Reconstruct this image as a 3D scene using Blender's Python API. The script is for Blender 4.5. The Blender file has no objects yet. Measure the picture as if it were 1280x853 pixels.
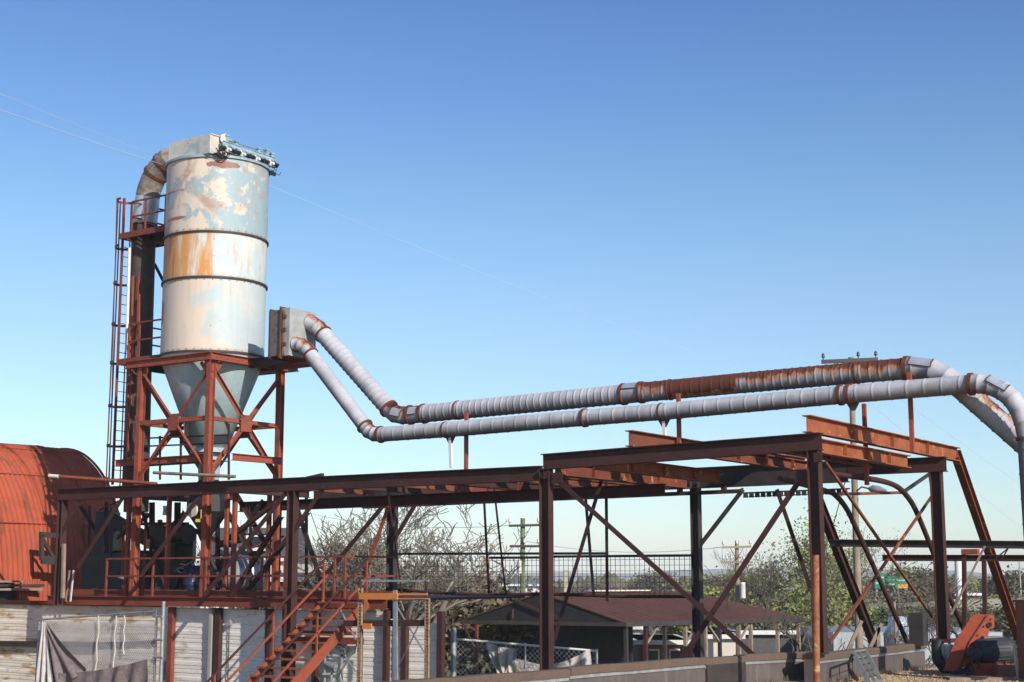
import bpy, math, random
from mathutils import Vector, Matrix
R = math.radians
scene = bpy.context.scene
COL = scene.collection
# ------------------------------------------------------------------ camera
EYE = 2.1
FPX = 1870.0
PITCH = math.atan(295.5 / FPX)
cam_d = bpy.data.cameras.new('camera')
cam = bpy.data.objects.new('camera', cam_d); COL.objects.link(cam)
cam.location = (0, 0, EYE)
cam.rotation_euler = (R(90) + PITCH, 0, 0)
cam_d.sensor_width = 36.0
cam_d.lens = FPX * 36.0 / 1280.0
cam_d.clip_start = 0.1
cam_d.clip_end = 30000
scene.camera = cam
# ------------------------------------------------------------------ light
SUN_AZ_VEC = Vector((math.sin(R(33)), -math.cos(R(33)), 0))
SUN_EL = R(28)
to_sun = Vector((SUN_AZ_VEC.x * math.cos(SUN_EL), SUN_AZ_VEC.y * math.cos(SUN_EL), math.sin(SUN_EL)))
world = bpy.data.worlds.new("World"); scene.world = world
world.use_nodes = True
nt = world.node_tree; nt.nodes.clear()
wo = nt.nodes.new('ShaderNodeOutputWorld'); bg = nt.nodes.new('ShaderNodeBackground')
sky = nt.nodes.new('ShaderNodeTexSky'); sky.sky_type = 'NISHITA'; sky.sun_disc = False
sky.sun_elevation = SUN_EL
sky.sun_rotation = math.atan2(SUN_AZ_VEC.x, SUN_AZ_VEC.y)
sky.altitude = 0; sky.air_density = 1.0; sky.dust_density = 0.3; sky.ozone_density = 3.0
bg.inputs['Strength'].default_value = 0.138
tint = nt.nodes.new('ShaderNodeMix'); tint.data_type = 'RGBA'; tint.blend_type = 'MULTIPLY'; tint.inputs[0].default_value = 1.0
tint.inputs[7].default_value = (0.92, 1.0, 1.06, 1)
nt.links.new(sky.outputs[0], tint.inputs[6]); 
# clearer and deeper overhead, paler towards the horizon
tcw = nt.nodes.new('ShaderNodeTexCoord'); sz = nt.nodes.new('ShaderNodeSeparateXYZ'); nt.links.new(tcw.outputs['Generated'], sz.inputs[0])
gr = nt.nodes.new('ShaderNodeValToRGB'); gr.color_ramp.interpolation = 'B_SPLINE'
el = gr.color_ramp.elements; el[0].position = 0.0; el[0].color = (0.98, 0.98, 1.14, 1); el[1].position = 0.45; el[1].color = (0.60, 0.72, 0.92, 1)
for p_, c_ in ((0.05, (1.04, 1.07, 1.20, 1)), (0.14, (1.08, 1.12, 1.17, 1)), (0.24, (0.92, 1.0, 1.07, 1)), (0.36, (0.60, 0.76, 0.96, 1))):
    e_ = el.new(p_); e_.color = c_
nt.links.new(sz.outputs[2], gr.inputs[0])
t2 = nt.nodes.new('ShaderNodeMix'); t2.data_type = 'RGBA'; t2.blend_type = 'MULTIPLY'; t2.inputs[0].default_value = 1.0
nt.links.new(tint.outputs[2], t2.inputs[6]); nt.links.new(gr.outputs[0], t2.inputs[7]); nt.links.new(t2.outputs[2], bg.inputs[0]); nt.links.new(bg.outputs[0], wo.inputs[0])
sd = bpy.data.lights.new('sun', 'SUN'); sun = bpy.data.objects.new('sun', sd); COL.objects.link(sun)
sd.energy = 5.0; sd.angle = R(0.5); sd.color = (1.0, 0.93, 0.83)
sun.rotation_euler = to_sun.to_track_quat('Z', 'Y').to_euler()
sun.location = (20, -20, 30)
scene.view_settings.view_transform = 'Standard'
scene.view_settings.look = 'None'
scene.view_settings.exposure = 0.0
scene.view_settings.gamma = 1.0
scene.view_settings.use_curve_mapping = False

# ------------------------------------------------------------------ measured frame of the place
cp, sp = math.cos(PITCH), math.sin(PITCH)
def ray(px, py):
    a, b = px - 640.0, 426.5 - py
    return Vector((a, FPX * cp - b * sp, FPX * sp + b * cp))
O = Vector((0, 0, EYE))
U = Vector((-0.8252, 0.5649, 0)).normalized()      # along the long beams, away to the left
V = Vector((0.5649, 0.8252, 0)).normalized()       # along the cross beams, away to the right
Z = Vector((0, 0, 1)); X = Vector((1, 0, 0)); Y = Vector((0, 1, 0))
def PZ(px, py, z):
    r = ray(px, py); return O + r * ((z - EYE) / r.z)
def PD(px, py, d):
    r = ray(px, py); return O + r * (d / r.y)
PAR_Z = 0.565
P0 = PZ(1022, 818, PAR_Z); P0.z = 0
def PW(px, py, w):
    r = ray(px, py); t = (w - (O - P0).dot(V)) / r.dot(V); return O + r * t
def PS(px, py, s):
    r = ray(px, py); t = (s - (O - P0).dot(U)) / r.dot(U); return O + r * t
def L(s, w, z): return P0 + U * s + V * w + Z * z
def S_(p): return (p - P0).dot(U)
def W_(p): return (p - P0).dot(V)

# ------------------------------------------------------------------ mesh builder
class MB:
    def __init__(s): s.v = []; s.f = []; s.sm = []; s.uv = []
    def add(s, vs, fs, smooth=False, uvs=None):
        o = len(s.v); s.v += [Vector(p) for p in vs]
        for i, f in enumerate(fs):
            s.f.append(tuple(o + k for k in f)); s.sm.append(smooth)
            s.uv.append(uvs[i] if uvs else None)
        return s
    def box(s, c, a, b, d):
        c = Vector(c); vs = [c + a * i + b * j + d * k for i in (-1, 1) for j in (-1, 1) for k in (-1, 1)]
        fs = [(0, 1, 3, 2), (4, 6, 7, 5), (0, 4, 5, 1), (2, 3, 7, 6), (0, 2, 6, 4), (1, 5, 7, 3)]
        if a.cross(b).dot(d) < 0: fs = [tuple(reversed(f)) for f in fs]
        return s.add(vs, fs)
    def cbox(s, c, sx, sy, sz, ax=None, ay=None, az=None):
        return s.box(c, (ax or X) * sx / 2, (ay or Y) * sy / 2, (az or Z) * sz / 2)
    def bar(s, p, q, w, h, up=Z):
        p, q = Vector(p), Vector(q); d = (q - p)
        if d.length < 1e-6: return s
        t = d.normalized(); side = t.cross(up)
        if side.length < 1e-3: side = t.cross(X)
        side.normalize(); u2 = side.cross(t)
        return s.box((p + q) / 2, d / 2, side * w / 2, u2 * h / 2)
    def ibeam(s, p, q, dep, fw, up=Z, tf=0.022, tw=0.014):
        p, q = Vector(p), Vector(q); d = q - p; t = d.normalized(); side = t.cross(up)
        if side.length < 1e-3: side = t.cross(X)
        side.normalize(); u2 = side.cross(t); c = (p + q) / 2
        s.box(c, d / 2, side * tw / 2, u2 * (dep / 2 - tf))
        for k in (-1, 1): s.box(c + u2 * k * (dep / 2 - tf / 2), d / 2, side * fw / 2, u2 * tf / 2)
        return s
    def ell(s, p, q, a, up=Z, t=0.012):
        p, q = Vector(p), Vector(q); d = q - p; tt = d.normalized(); side = tt.cross(up)
        if side.length < 1e-3: side = tt.cross(X)
        side.normalize(); u2 = side.cross(tt); c = (p + q) / 2
        s.box(c - u2 * (a / 2 - t / 2), d / 2, side * a / 2, u2 * t / 2)
        s.box(c - side * (a / 2 - t / 2) + u2 * t / 2, d / 2, side * t / 2, u2 * (a / 2 - t / 2))
        return s
    def tube(s, pts, r, n=12, cap=True, smooth=True, upref=None):
        pts = [Vector(p) for p in pts]; m = len(pts)
        rs = r if isinstance(r, (list, tuple)) else [r] * m
        t0 = (pts[1] - pts[0]).normalized(); ref = upref or (Z if abs(t0.z) < 0.95 else X)
        nrm = (ref - t0 * ref.dot(t0)).normalized(); ln = 0; rings = []; vs = []; lens = []
        for i in range(m):
            if i == 0: t = pts[1] - pts[0]
            elif i == m - 1: t = pts[i] - pts[i - 1]
            else:
                a = pts[i] - pts[i - 1]; b = pts[i + 1] - pts[i]
                if a.length < 1e-7: t = b
                elif b.length < 1e-7: t = a
                else: t = a.normalized() + b.normalized()
            if t.length < 1e-7: t = t0.copy()
            t.normalize(); nn = nrm - t * nrm.dot(t)
            if nn.length > 1e-4: nrm = nn.normalized()
            bn = t.cross(nrm)
            if i: ln += (pts[i] - pts[i - 1]).length
            lens.append(ln)
            for k in range(n):
                an = 2 * math.pi * k / n
                vs.append(pts[i] + (nrm * math.cos(an) + bn * math.sin(an)) * rs[i])
        fs = []; uvs = []
        for i in range(m - 1):
            for k in range(n):
                k2 = (k + 1) % n
                fs.append((i * n + k, i * n + k2, (i + 1) * n + k2, (i + 1) * n + k))
                uvs.append(((k / n, lens[i]), ((k + 1) / n, lens[i]), ((k + 1) / n, lens[i + 1]), (k / n, lens[i + 1])))
        s.add(vs, fs, smooth, uvs)
        if cap:
            s.add([vs[k] for k in range(n)], [tuple(reversed(range(n)))]); s.add([vs[(m - 1) * n + k] for k in range(n)], [tuple(range(n))])
        return s
    def rod(s, p, q, r, n=8): return s.tube([p, q], r, n)
    def ring(s, c, axis, r, ln, th, n=32):
        a = Vector(axis).normalized(); c = Vector(c)
        return s.tube([c - a * ln / 2, c + a * ln / 2], r + th, n)
    def lathe(s, c, prof, n=48, smooth=True, closed=False):
        c = Vector(c); vs = []; m = len(prof)
        for (r, z) in prof:
            for k in range(n):
                an = 2 * math.pi * k / n; vs.append(c + Vector((math.cos(an) * r, math.sin(an) * r, z)))
        fs = [(i * n + k, i * n + (k + 1) % n, (i + 1) * n + (k + 1) % n, (i + 1) * n + k) for i in range(m - 1) for k in range(n)]
        s.add(vs, fs, smooth)
        if closed:
            s.add(vs[:n], [tuple(reversed(range(n)))]); s.add(vs[-n:], [tuple(range(n))])
        return s
    def grid(s, fn, nu, nv, smooth=True):
        vs = [fn(i / nu, j / nv) for j in range(nv + 1) for i in range(nu + 1)]
        fs = [(j * (nu + 1) + i, j * (nu + 1) + i + 1, (j + 1) * (nu + 1) + i + 1, (j + 1) * (nu + 1) + i) for j in range(nv) for i in range(nu)]
        return s.add(vs, fs, smooth)
    def build(s, name, m, parent=None, label=None):
        off = parent.matrix_world.translation.copy() if parent else Vector((0, 0, 0))
        if parent:
            off = Vector(parent['_o'])
        me = bpy.data.meshes.new(name)
        me.from_pydata([tuple(p - off) for p in s.v], [], s.f)
        me.polygons.foreach_set('use_smooth', s.sm)
        if any(x for x in s.uv):
            ul = me.uv_layers.new(name='UVMap'); li = 0; data = []
            for f, x in zip(s.f, s.uv):
                for k in range(len(f)):
                    data += list(x[k]) if x else [0.25, 0.0]
            ul.data.foreach_set('uv', data)
        me.materials.append(m); me.update()
        o = bpy.data.objects.new(name, me); COL.objects.link(o)
        if parent: o.parent = parent; o['_o'] = tuple(off)
        else: o['_o'] = (0, 0, 0)
        if label: o['label'] = label
        return o

def thing(name, label, cat, loc=(0, 0, 0), group=None):
    o = bpy.data.objects.new(name, None); COL.objects.link(o); o.location = loc
    o.empty_display_size = 0.3
    o['label'] = label; o['category'] = cat; o['_o'] = tuple(loc)
    if group: o['group'] = group
    return o
def one(mb, name, m, label, cat, group=None, kind=None):
    """a thing made of a single mesh, its origin at its base"""
    lo = min(p.z for p in mb.v); n = len(mb.v)
    c = Vector((sum(p.x for p in mb.v) / n, sum(p.y for p in mb.v) / n, lo))
    tmp = bpy.data.objects.new('tmp', None); tmp['_o'] = tuple(c)
    o = mb.build(name, m, tmp); o.parent = None; o.location = c; bpy.data.objects.remove(tmp)
    o['label'] = label; o['category'] = cat
    if group: o['group'] = group
    if kind: o['kind'] = kind
    return o
def structure(o): o['kind'] = 'structure'; return o
def copy_thing(o, loc, rz=0, sc=1, label=None, group=None, scz=None):
    c = o.copy(); COL.objects.link(c); c.location = loc; c.rotation_euler = (0, 0, rz); c.scale = (sc, sc, scz or sc)
    if label: c['label'] = label
    if group: c['group'] = group
    for ch in list(o.children):
        d = ch.copy(); COL.objects.link(d); d.parent = c
        for g in list(ch.children):
            e = g.copy(); COL.objects.link(e); e.parent = d
    return c

# ------------------------------------------------------------------ materials
def newmat(name):
    m = bpy.data.materials.new(name); m.use_nodes = True
    nt = m.node_tree; b = nt.nodes['Principled BSDF']; return m, nt, b
def nd(nt, t, **kw):
    n = nt.nodes.new(t)
    for k, v in kw.items(): setattr(n, k, v)
    return n
def noise(nt, vec, scale, detail=6, rough=0.6, dist=0.0):
    n = nd(nt, 'ShaderNodeTexNoise'); n.inputs['Scale'].default_value = scale; n.inputs['Detail'].default_value = detail
    n.inputs['Roughness'].default_value = rough; n.inputs['Distortion'].default_value = dist
    nt.links.new(vec, n.inputs['Vector']); return n.outputs['Fac']
def ramp(nt, fac, stops, interp='LINEAR'):
    r = nd(nt, 'ShaderNodeValToRGB'); r.color_ramp.interpolation = interp
    e = r.color_ramp.elements
    while len(e) < len(stops): e.new(0.5)
    for i, (p, c) in enumerate(stops):
        e[i].position = p; e[i].color = (c[0], c[1], c[2], 1) if hasattr(c, '__len__') else (c, c, c, 1)
    nt.links.new(fac, r.inputs[0]); return r.outputs[0]
def mix(nt, fac, a, b):
    m = nd(nt, 'ShaderNodeMix', data_type='RGBA')
    if isinstance(fac, (int, float)): m.inputs[0].default_value = fac
    else: nt.links.new(fac, m.inputs[0])
    for i, x in ((6, a), (7, b)):
        if isinstance(x, (tuple, list)): m.inputs[i].default_value = (x[0], x[1], x[2], 1)
        else: nt.links.new(x, m.inputs[i])
    return m.outputs[2]
def math_(nt, op, a, b=None, clamp=False):
    m = nd(nt, 'ShaderNodeMath', operation=op); m.use_clamp = clamp
    for i, x in ((0, a), (1, b)):
        if x is None: continue
        if isinstance(x, (int, float)): m.inputs[i].default_value = x
        else: nt.links.new(x, m.inputs[i])
    return m.outputs[0]
def mapping(nt, vec, sc=(1, 1, 1), rot=(0, 0, 0), loc=(0, 0, 0)):
    m = nd(nt, 'ShaderNodeMapping'); m.inputs['Scale'].default_value = sc; m.inputs['Rotation'].default_value = rot; m.inputs['Location'].default_value = loc
    nt.links.new(vec, m.inputs[0]); return m.outputs[0]
def bump(nt, b, h, strength=0.3, dist=0.02):
    n = nd(nt, 'ShaderNodeBump'); n.inputs['Strength'].default_value = strength; n.inputs['Distance'].default_value = dist
    nt.links.new(h, n.inputs['Height']); nt.links.new(n.outputs[0], b.inputs['Normal'])
def objco(nt): return nd(nt, 'ShaderNodeTexCoord').outputs['Object']

def plain(name, col, rough=0.7, var=0.25, scale=3.0, metal=0.0, bmp=0.2):
    m, nt, b = newmat(name); co = objco(nt); n = noise(nt, co, scale, 8, 0.65)
    lo = tuple(c * (1 - var) for c in col); hi = tuple(min(1, c * (1 + var)) for c in col)
    c = ramp(nt, n, [(0.3, lo), (0.7, hi)])
    nt.links.new(c, b.inputs['Base Color']); b.inputs['Roughness'].default_value = rough; b.inputs['Metallic'].default_value = metal
    bump(nt, b, noise(nt, co, scale * 8, 5), bmp, 0.01); return m
def steel(name, paint, rust, hot, amt=0.5, amt2=0.68, scale=1.6, rough=0.65, streak=True):
    """old painted steel: paint, rust and bright patches where the scale has come off"""
    m, nt, b = newmat(name); co = objco(nt)
    n1 = noise(nt, mapping(nt, co, (1, 1, 1.6)), scale, 9, 0.7, 0.3)
    n2 = noise(nt, mapping(nt, co, (1, 1, 0.8), loc=(7, 3, 1)), scale * 1.7, 8, 0.72, 0.5)
    n3 = noise(nt, co, scale * 9, 6, 0.7)
    p = mix(nt, ramp(nt, n3, [(0.3, 0.0), (0.7, 1.0)]), tuple(c * 0.78 for c in paint), tuple(min(1, c * 1.2) for c in paint))
    c = mix(nt, ramp(nt, n1, [(amt - 0.06, 0.0), (amt + 0.08, 1.0)]), p, rust)
    c = mix(nt, ramp(nt, n2, [(amt2 - 0.03, 0.0), (amt2 + 0.05, 1.0)]), c, hot)
    nt.links.new(c, b.inputs['Base Color']); b.inputs['Roughness'].default_value = rough
    b.inputs['Specular IOR Level'].default_value = 0.35
    bump(nt, b, n3, 0.35, 0.01); return m

M = {}
M['frame'] = steel('frame_steel', (0.066, 0.026, 0.022), (0.048, 0.021, 0.018), (0.15, 0.06, 0.035), 0.52, 0.72, 0.9)
M['cross'] = steel('cross_beam_steel', (0.155, 0.046, 0.028), (0.20, 0.06, 0.028), (0.62, 0.27, 0.10), 0.50, 0.62, 1.5)
M['hot'] = steel('peeling_steel', (0.26, 0.07, 0.03), (0.33, 0.10, 0.035), (0.70, 0.36, 0.16), 0.47, 0.615, 1.9)
M['tower'] = steel('red_oxide_steel', (0.30, 0.075, 0.042), (0.21, 0.058, 0.036), (0.20, 0.06, 0.04), 0.56, 0.66, 1.2)
M['rail'] = steel('red_rail_paint', (0.22, 0.055, 0.038), (0.15, 0.042, 0.03), (0.4, 0.16, 0.10), 0.55, 0.72, 2.0)
M['stair'] = steel('orange_stair_paint', (0.31, 0.075, 0.038), (0.20, 0.055, 0.032), (0.22, 0.07, 0.04), 0.56, 0.66, 2.2)
M['dark'] = plain('dark_steel', (0.045, 0.035, 0.033), 0.6, 0.35, 3)
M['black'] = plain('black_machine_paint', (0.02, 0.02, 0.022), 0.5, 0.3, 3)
M['flange'] = steel('rust_flange', (0.10, 0.04, 0.028), (0.16, 0.055, 0.03), (0.34, 0.14, 0.06), 0.5, 0.64, 4)
M['whitepaint'] = plain('white_paint', (0.72, 0.70, 0.66), 0.55, 0.12, 4)
M['galv'] = plain('galvanised_post', (0.42, 0.45, 0.47), 0.42, 0.25, 6, 0.6)
M['wire'] = plain('galvanised_wire', (0.5, 0.51, 0.52), 0.5, 0.2, 6, 0.4)
M['mesh'] = plain('dark_mesh_wire', (0.10, 0.10, 0.11), 0.6, 0.2, 6, 0.3)
M['grey'] = plain('grey_paint', (0.26, 0.27, 0.27), 0.55, 0.2, 3)
M['motor'] = plain('motor_paint', (0.03, 0.034, 0.042), 0.6, 0.22, 5)
M['guard'] = steel('orange_guard_paint', (0.36, 0.065, 0.03), (0.24, 0.048, 0.028), (0.22, 0.06, 0.035), 0.57, 0.68, 3)
M['wood'] = plain('weathered_timber', (0.27, 0.20, 0.15), 0.85, 0.35, 3)
M['pole'] = plain('utility_pole_wood', (0.30, 0.225, 0.165), 0.85, 0.3, 2)
M['greenpole'] = plain('copper_treated_pole', (0.16, 0.20, 0.10), 0.85, 0.3, 2)
M['bark'] = plain('bark', (0.11, 0.088, 0.068), 0.9, 0.35, 4)
M['twig'] = plain('twig', (0.22, 0.185, 0.14), 0.9, 0.3, 1.5)
M['brick'] = plain('brick_far', (0.22, 0.105, 0.075), 0.85, 0.2, 8)
M['cream'] = plain('cream_wall', (0.62, 0.57, 0.48), 0.8, 0.1, 1)
M['stone'] = plain('ruin_stone', (0.46, 0.39, 0.30), 0.9, 0.35, 1.2)
M['slate'] = plain('grey_shingle', (0.085, 0.085, 0.085), 0.85, 0.25, 2)
M['bluegrey'] = plain('blue_grey_metal', (0.20, 0.25, 0.31), 0.6, 0.15, 0.5)
M['concrete'] = plain('concrete', (0.40, 0.36, 0.30), 0.9, 0.15, 0.4)
M['blue'] = plain('blue_drum_paint', (0.014, 0.03, 0.075), 0.45, 0.2, 3)
M['tank'] = plain('pale_tank_metal', (0.50, 0.54, 0.58), 0.35, 0.2, 3, 0.4)
M['orange'] = steel('orange_rack_paint', (0.62, 0.22, 0.045), (0.55, 0.19, 0.05), (0.4, 0.2, 0.1), 0.6, 0.7, 4)
M['upright'] = steel('tan_rack_paint', (0.36, 0.24, 0.14), (0.22, 0.11, 0.06), (0.25, 0.2, 0.17), 0.55, 0.66, 6)
M['boxgrey'] = steel('box_grey_paint', (0.16, 0.15, 0.135), (0.11, 0.085, 0.065), (0.24, 0.13, 0.07), 0.55, 0.68, 3)
M['riser'] = steel('dusty_riser', (0.07, 0.05, 0.046), (0.10, 0.06, 0.045), (0.16, 0.12, 0.10), 0.55, 0.7, 1.5)
M['mbox'] = plain('manifold_paint', (0.34, 0.35, 0.34), 0.5, 0.3, 2)
M['cabrust'] = steel('cabinet_rust', (0.15, 0.05, 0.03), (0.22, 0.07, 0.03), (0.30, 0.13, 0.06), 0.5, 0.62, 3)
M['ductdirty'] = steel('dirty_duct', (0.26, 0.23, 0.20), (0.17, 0.11, 0.085), (0.40, 0.37, 0.34), 0.52, 0.6, 2.2)
M['post'] = steel('rusted_post', (0.20, 0.07, 0.035), (0.32, 0.12, 0.05), (0.55, 0.33, 0.19), 0.47, 0.6, 3)
M['yellow'] = plain('yellow_paint', (0.55, 0.33, 0.06), 0.6, 0.1, 4)
M['signgreen'] = plain('sign_green', (0.0, 0.20, 0.12), 0.4, 0.08, 1, bmp=0)
M['signorange'] = plain('sign_orange', (0.75, 0.27, 0.02), 0.4, 0.05, 1, bmp=0)
M['glass'] = plain('dark_window', (0.03, 0.035, 0.04), 0.12, 0.2, 1, bmp=0)
M['carwhite'] = plain('white_car_paint', (0.75, 0.75, 0.75), 0.3, 0.05, 1, bmp=0)
M['carsilver'] = plain('silver_car_paint', (0.40, 0.43, 0.46), 0.3, 0.05, 1, 0.3, bmp=0)
M['cardark'] = plain('dark_car_paint', (0.04, 0.05, 0.07), 0.3, 0.05, 1, bmp=0)
M['rubber'] = plain('rubber', (0.02, 0.02, 0.02), 0.85, 0.2, 5)
M['asphalt'] = plain('asphalt', (0.07, 0.07, 0.068), 0.9, 0.2, 0.4)
M['ceramic'] = plain('insulator', (0.06, 0.05, 0.05), 0.3, 0.2, 5)
M['ceramicw'] = plain('pale_insulator', (0.6, 0.6, 0.58), 0.3, 0.1, 5)
M['cable'] = plain('cable', (0.75, 0.78, 0.8), 0.5, 0.1, 1)
M['frameg'] = plain('grey_green_frame', (0.16, 0.18, 0.18), 0.5, 0.3, 5)
M['flash'] = plain('flashing', (0.42, 0.44, 0.45), 0.4, 0.25, 5, 0.5)

def leafmat(name, c, c2):
    m, nt, b = newmat(name); co = objco(nt); n = noise(nt, co, 1.1, 6, 0.8)
    nt.links.new(ramp(nt, n, [(0.35, c), (0.65, c2)]), b.inputs['Base Color'])
    b.inputs['Roughness'].default_value = 0.75; b.inputs['Specular IOR Level'].default_value = 0.2
    return m
M['leaf'] = leafmat('spring_leaf', (0.18, 0.20, 0.06), (0.30, 0.32, 0.11))
M['leafd'] = leafmat('olive_leaf', (0.085, 0.082, 0.045), (0.14, 0.13, 0.07))
M['leafb'] = leafmat('brown_bud', (0.15, 0.12, 0.09), (0.23, 0.19, 0.145))
M['leafg'] = leafmat('evergreen_leaf', (0.075, 0.09, 0.035), (0.13, 0.15, 0.06))

# silo paint: cream, weathered blue, pink primer and rust by height and side
def silo_mat():
    m, nt, b = newmat('weathered_silo_paint'); co = objco(nt)
    sx = nd(nt, 'ShaderNodeSeparateXYZ'); nt.links.new(co, sx.inputs[0]); x, y, z = sx.outputs
    cream = (0.68, 0.565, 0.455); blue = (0.27, 0.38, 0.42); pale = (0.47, 0.60, 0.63)
    n1 = noise(nt, co, 1.0, 7, 0.62, 0.9); n2 = noise(nt, mapping(nt, co, loc=(5, 2, 9)), 1.7, 8, 0.65, 0.5)
    n3 = noise(nt, mapping(nt, co, loc=(1, 8, 3)), 0.9, 6, 0.6, 0.4)
    fine = noise(nt, co, 7, 8, 0.7)
    streak = noise(nt, mapping(nt, co, (3.2, 3.2, 0.42)), 1.0, 7, 0.65, 0.2)
    # lower band: cream to the left, pale blue showing through to the right
    a = math_(nt, 'ADD', math_(nt, 'ADD', n1, math_(nt, 'MULTIPLY', x, 0.12)), math_(nt, 'MULTIPLY', math_(nt, 'SUBTRACT', fine, 0.5), 0.25))
    base_low = mix(nt, ramp(nt, a, [(0.46, 0), (0.60, 1)]), cream, mix(nt, n2, (0.43, 0.53, 0.55), (0.56, 0.60, 0.58)))
    # top band: patchy, blue below cream and pink primer
    a2 = math_(nt, 'ADD', math_(nt, 'ADD', n2, math_(nt, 'SUBTRACT', math_(nt, 'MULTIPLY', x, 0.06), 0.012)), math_(nt, 'MULTIPLY', math_(nt, 'SUBTRACT', fine, 0.5), 0.22))
    base_top = mix(nt, ramp(nt, a2, [(0.45, 0), (0.52, 1)]), cream, mix(nt, fine, blue, (0.37, 0.47, 0.49)))
    pm = ramp(nt, n3, [(0.50, 0), (0.58, 1)])
    base_top = mix(nt, math_(nt, 'MULTIPLY', pm, ramp(nt, n1, [(0.42, 0), (0.54, 0.9)])), base_top, (0.47, 0.27, 0.19))
    # middle band: pale blue grey with cream, long orange runs on the left
    base_mid = mix(nt, ramp(nt, n1, [(0.40, 0), (0.60, 1)]), (0.66, 0.66, 0.58), pale)
    rm = math_(nt, 'SUBTRACT', streak, math_(nt, 'MULTIPLY', x, 0.10))
    base_mid = mix(nt, ramp(nt, rm, [(0.42, 0), (0.57, 0.95)]), base_mid, (0.62, 0.26, 0.055))
    base_mid = mix(nt, ramp(nt, rm, [(0.67, 0), (0.76, 0.85)]), base_mid, (0.30, 0.10, 0.035))
    return m, nt, b, z, x, base_low, base_mid, base_top, fine, n1, n2
def finish_silo(z_r1, z_r2, z_top):
    m, nt, b, z, x, lo, mi, to, fine, n1, n2 = silo_mat()
    s1 = ramp(nt, math_(nt, 'MULTIPLY', math_(nt, 'SUBTRACT', z, z_r1), 50, True), [(0, 0), (1, 1)])
    s2 = ramp(nt, math_(nt, 'MULTIPLY', math_(nt, 'SUBTRACT', z, z_r2), 50, True), [(0, 0), (1, 1)])
    c = mix(nt, s2, mix(nt, s1, lo, mi), to)
    # brown rust patch under the rim, and small rust spots
    def blob(cx, cz, rx, rz):
        dx = math_(nt, 'DIVIDE', math_(nt, 'SUBTRACT', x, cx), rx); dz = math_(nt, 'DIVIDE', math_(nt, 'SUBTRACT', z, cz), rz)
        d = math_(nt, 'ADD', math_(nt, 'MULTIPLY', dx, dx), math_(nt, 'MULTIPLY', dz, dz))
        d = math_(nt, 'ADD', d, math_(nt, 'MULTIPLY', math_(nt, 'SUBTRACT', n2, 0.5), 5.0))
        return ramp(nt, d, [(0.85, 1), (1.05, 0)])
    c = mix(nt, blob(0.45, z_top - 0.22, 0.42, 0.12), c, (0.26, 0.09, 0.06))
    c = mix(nt, blob(-1.05, z_top - 0.95, 0.35, 0.05), c, (0.40, 0.17, 0.09))
    c = mix(nt, blob(-0.95, z_r2 + 0.45, 0.40, 0.05), c, (0.35, 0.15, 0.09))
    c = mix(nt, blob(-1.42, z_r1 - 0.95, 0.10, 0.40), c, (0.30, 0.13, 0.10))
    spots = nd(nt, 'ShaderNodeTexVoronoi'); spots.inputs['Scale'].default_value = 2.3; nt.links.new(objco(nt), spots.inputs['Vector'])
    c = mix(nt, ramp(nt, spots.outputs['Distance'], [(0.035, 0.9), (0.06, 0)]), c, (0.24, 0.09, 0.05))
    # rust creeping up from each ring seam
    for zz in (0.0, z_r1, z_r2):
        d = math_(nt, 'SUBTRACT', z, zz); e = math_(nt, 'ADD', d, math_(nt, 'MULTIPLY', math_(nt, 'SUBTRACT', fine, 0.5), 0.28))
        band = math_(nt, 'MULTIPLY', ramp(nt, math_(nt, 'MULTIPLY', e, 5.0), [(0.0, 0.75), (0.55, 0)]), math_(nt, 'GREATER_THAN', d, 0.0))
        c = mix(nt, band, c, (0.42, 0.25, 0.14))
    dirt = ramp(nt, noise(nt, mapping(nt, objco(nt), (5, 5, 0.6)), 1.0, 6, 0.6), [(0.45, 0), (0.75, 0.30)])
    c = mix(nt, dirt, c, (0.40, 0.36, 0.31))
    run = noise(nt, mapping(nt, objco(nt), (9, 9, 0.35), loc=(3, 3, 3)), 1.0, 7, 0.7)
    c = mix(nt, ramp(nt, run, [(0.58, 0), (0.74, 0.55)]), c, (0.38, 0.22, 0.13))
    chip = noise(nt, mapping(nt, objco(nt), loc=(11, 4, 2)), 4.5, 10, 0.8)
    c = mix(nt, ramp(nt, chip, [(0.63, 0), (0.66, 0.8)]), c, (0.30, 0.20, 0.16))
    nt.links.new(c, b.inputs['Base Color']); b.inputs['Roughness'].default_value = 0.5
    b.inputs['Specular IOR Level'].default_value = 0.4
    bump(nt, b, fine, 0.15, 0.01); return m
M['cone'] = None
def cone_mat():
    m, nt, b = newmat('hopper_paint'); co = objco(nt); n = noise(nt, co, 1.3, 8, 0.65, 0.5)
    c = ramp(nt, n, [(0.35, (0.36, 0.49, 0.52)), (0.55, (0.43, 0.56, 0.58)), (0.7, (0.56, 0.62, 0.60))])
    st = noise(nt, mapping(nt, co, (6, 6, 0.5)), 1.0, 6, 0.6)
    c = mix(nt, ramp(nt, st, [(0.55, 0), (0.75, 0.5)]), c, (0.28, 0.25, 0.2))
    nt.links.new(c, b.inputs['Base Color']); b.inputs['Roughness'].default_value = 0.5; return m
M['cone'] = cone_mat()
def box_mat():
    m, nt, b = newmat('top_box_paint'); co = objco(nt); n = noise(nt, co, 1.8, 8, 0.65, 0.6)
    c = ramp(nt, n, [(0.45, (0.62, 0.56, 0.48)), (0.53, (0.50, 0.50, 0.46)), (0.6, (0.32, 0.42, 0.45))])
    nt.links.new(c, b.inputs['Base Color']); b.inputs['Roughness'].default_value = 0.6; return m
M['topbox'] = box_mat()
M['bluepaint'] = plain('blue_grey_paint', (0.27, 0.38, 0.43), 0.5, 0.35, 4)

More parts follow.
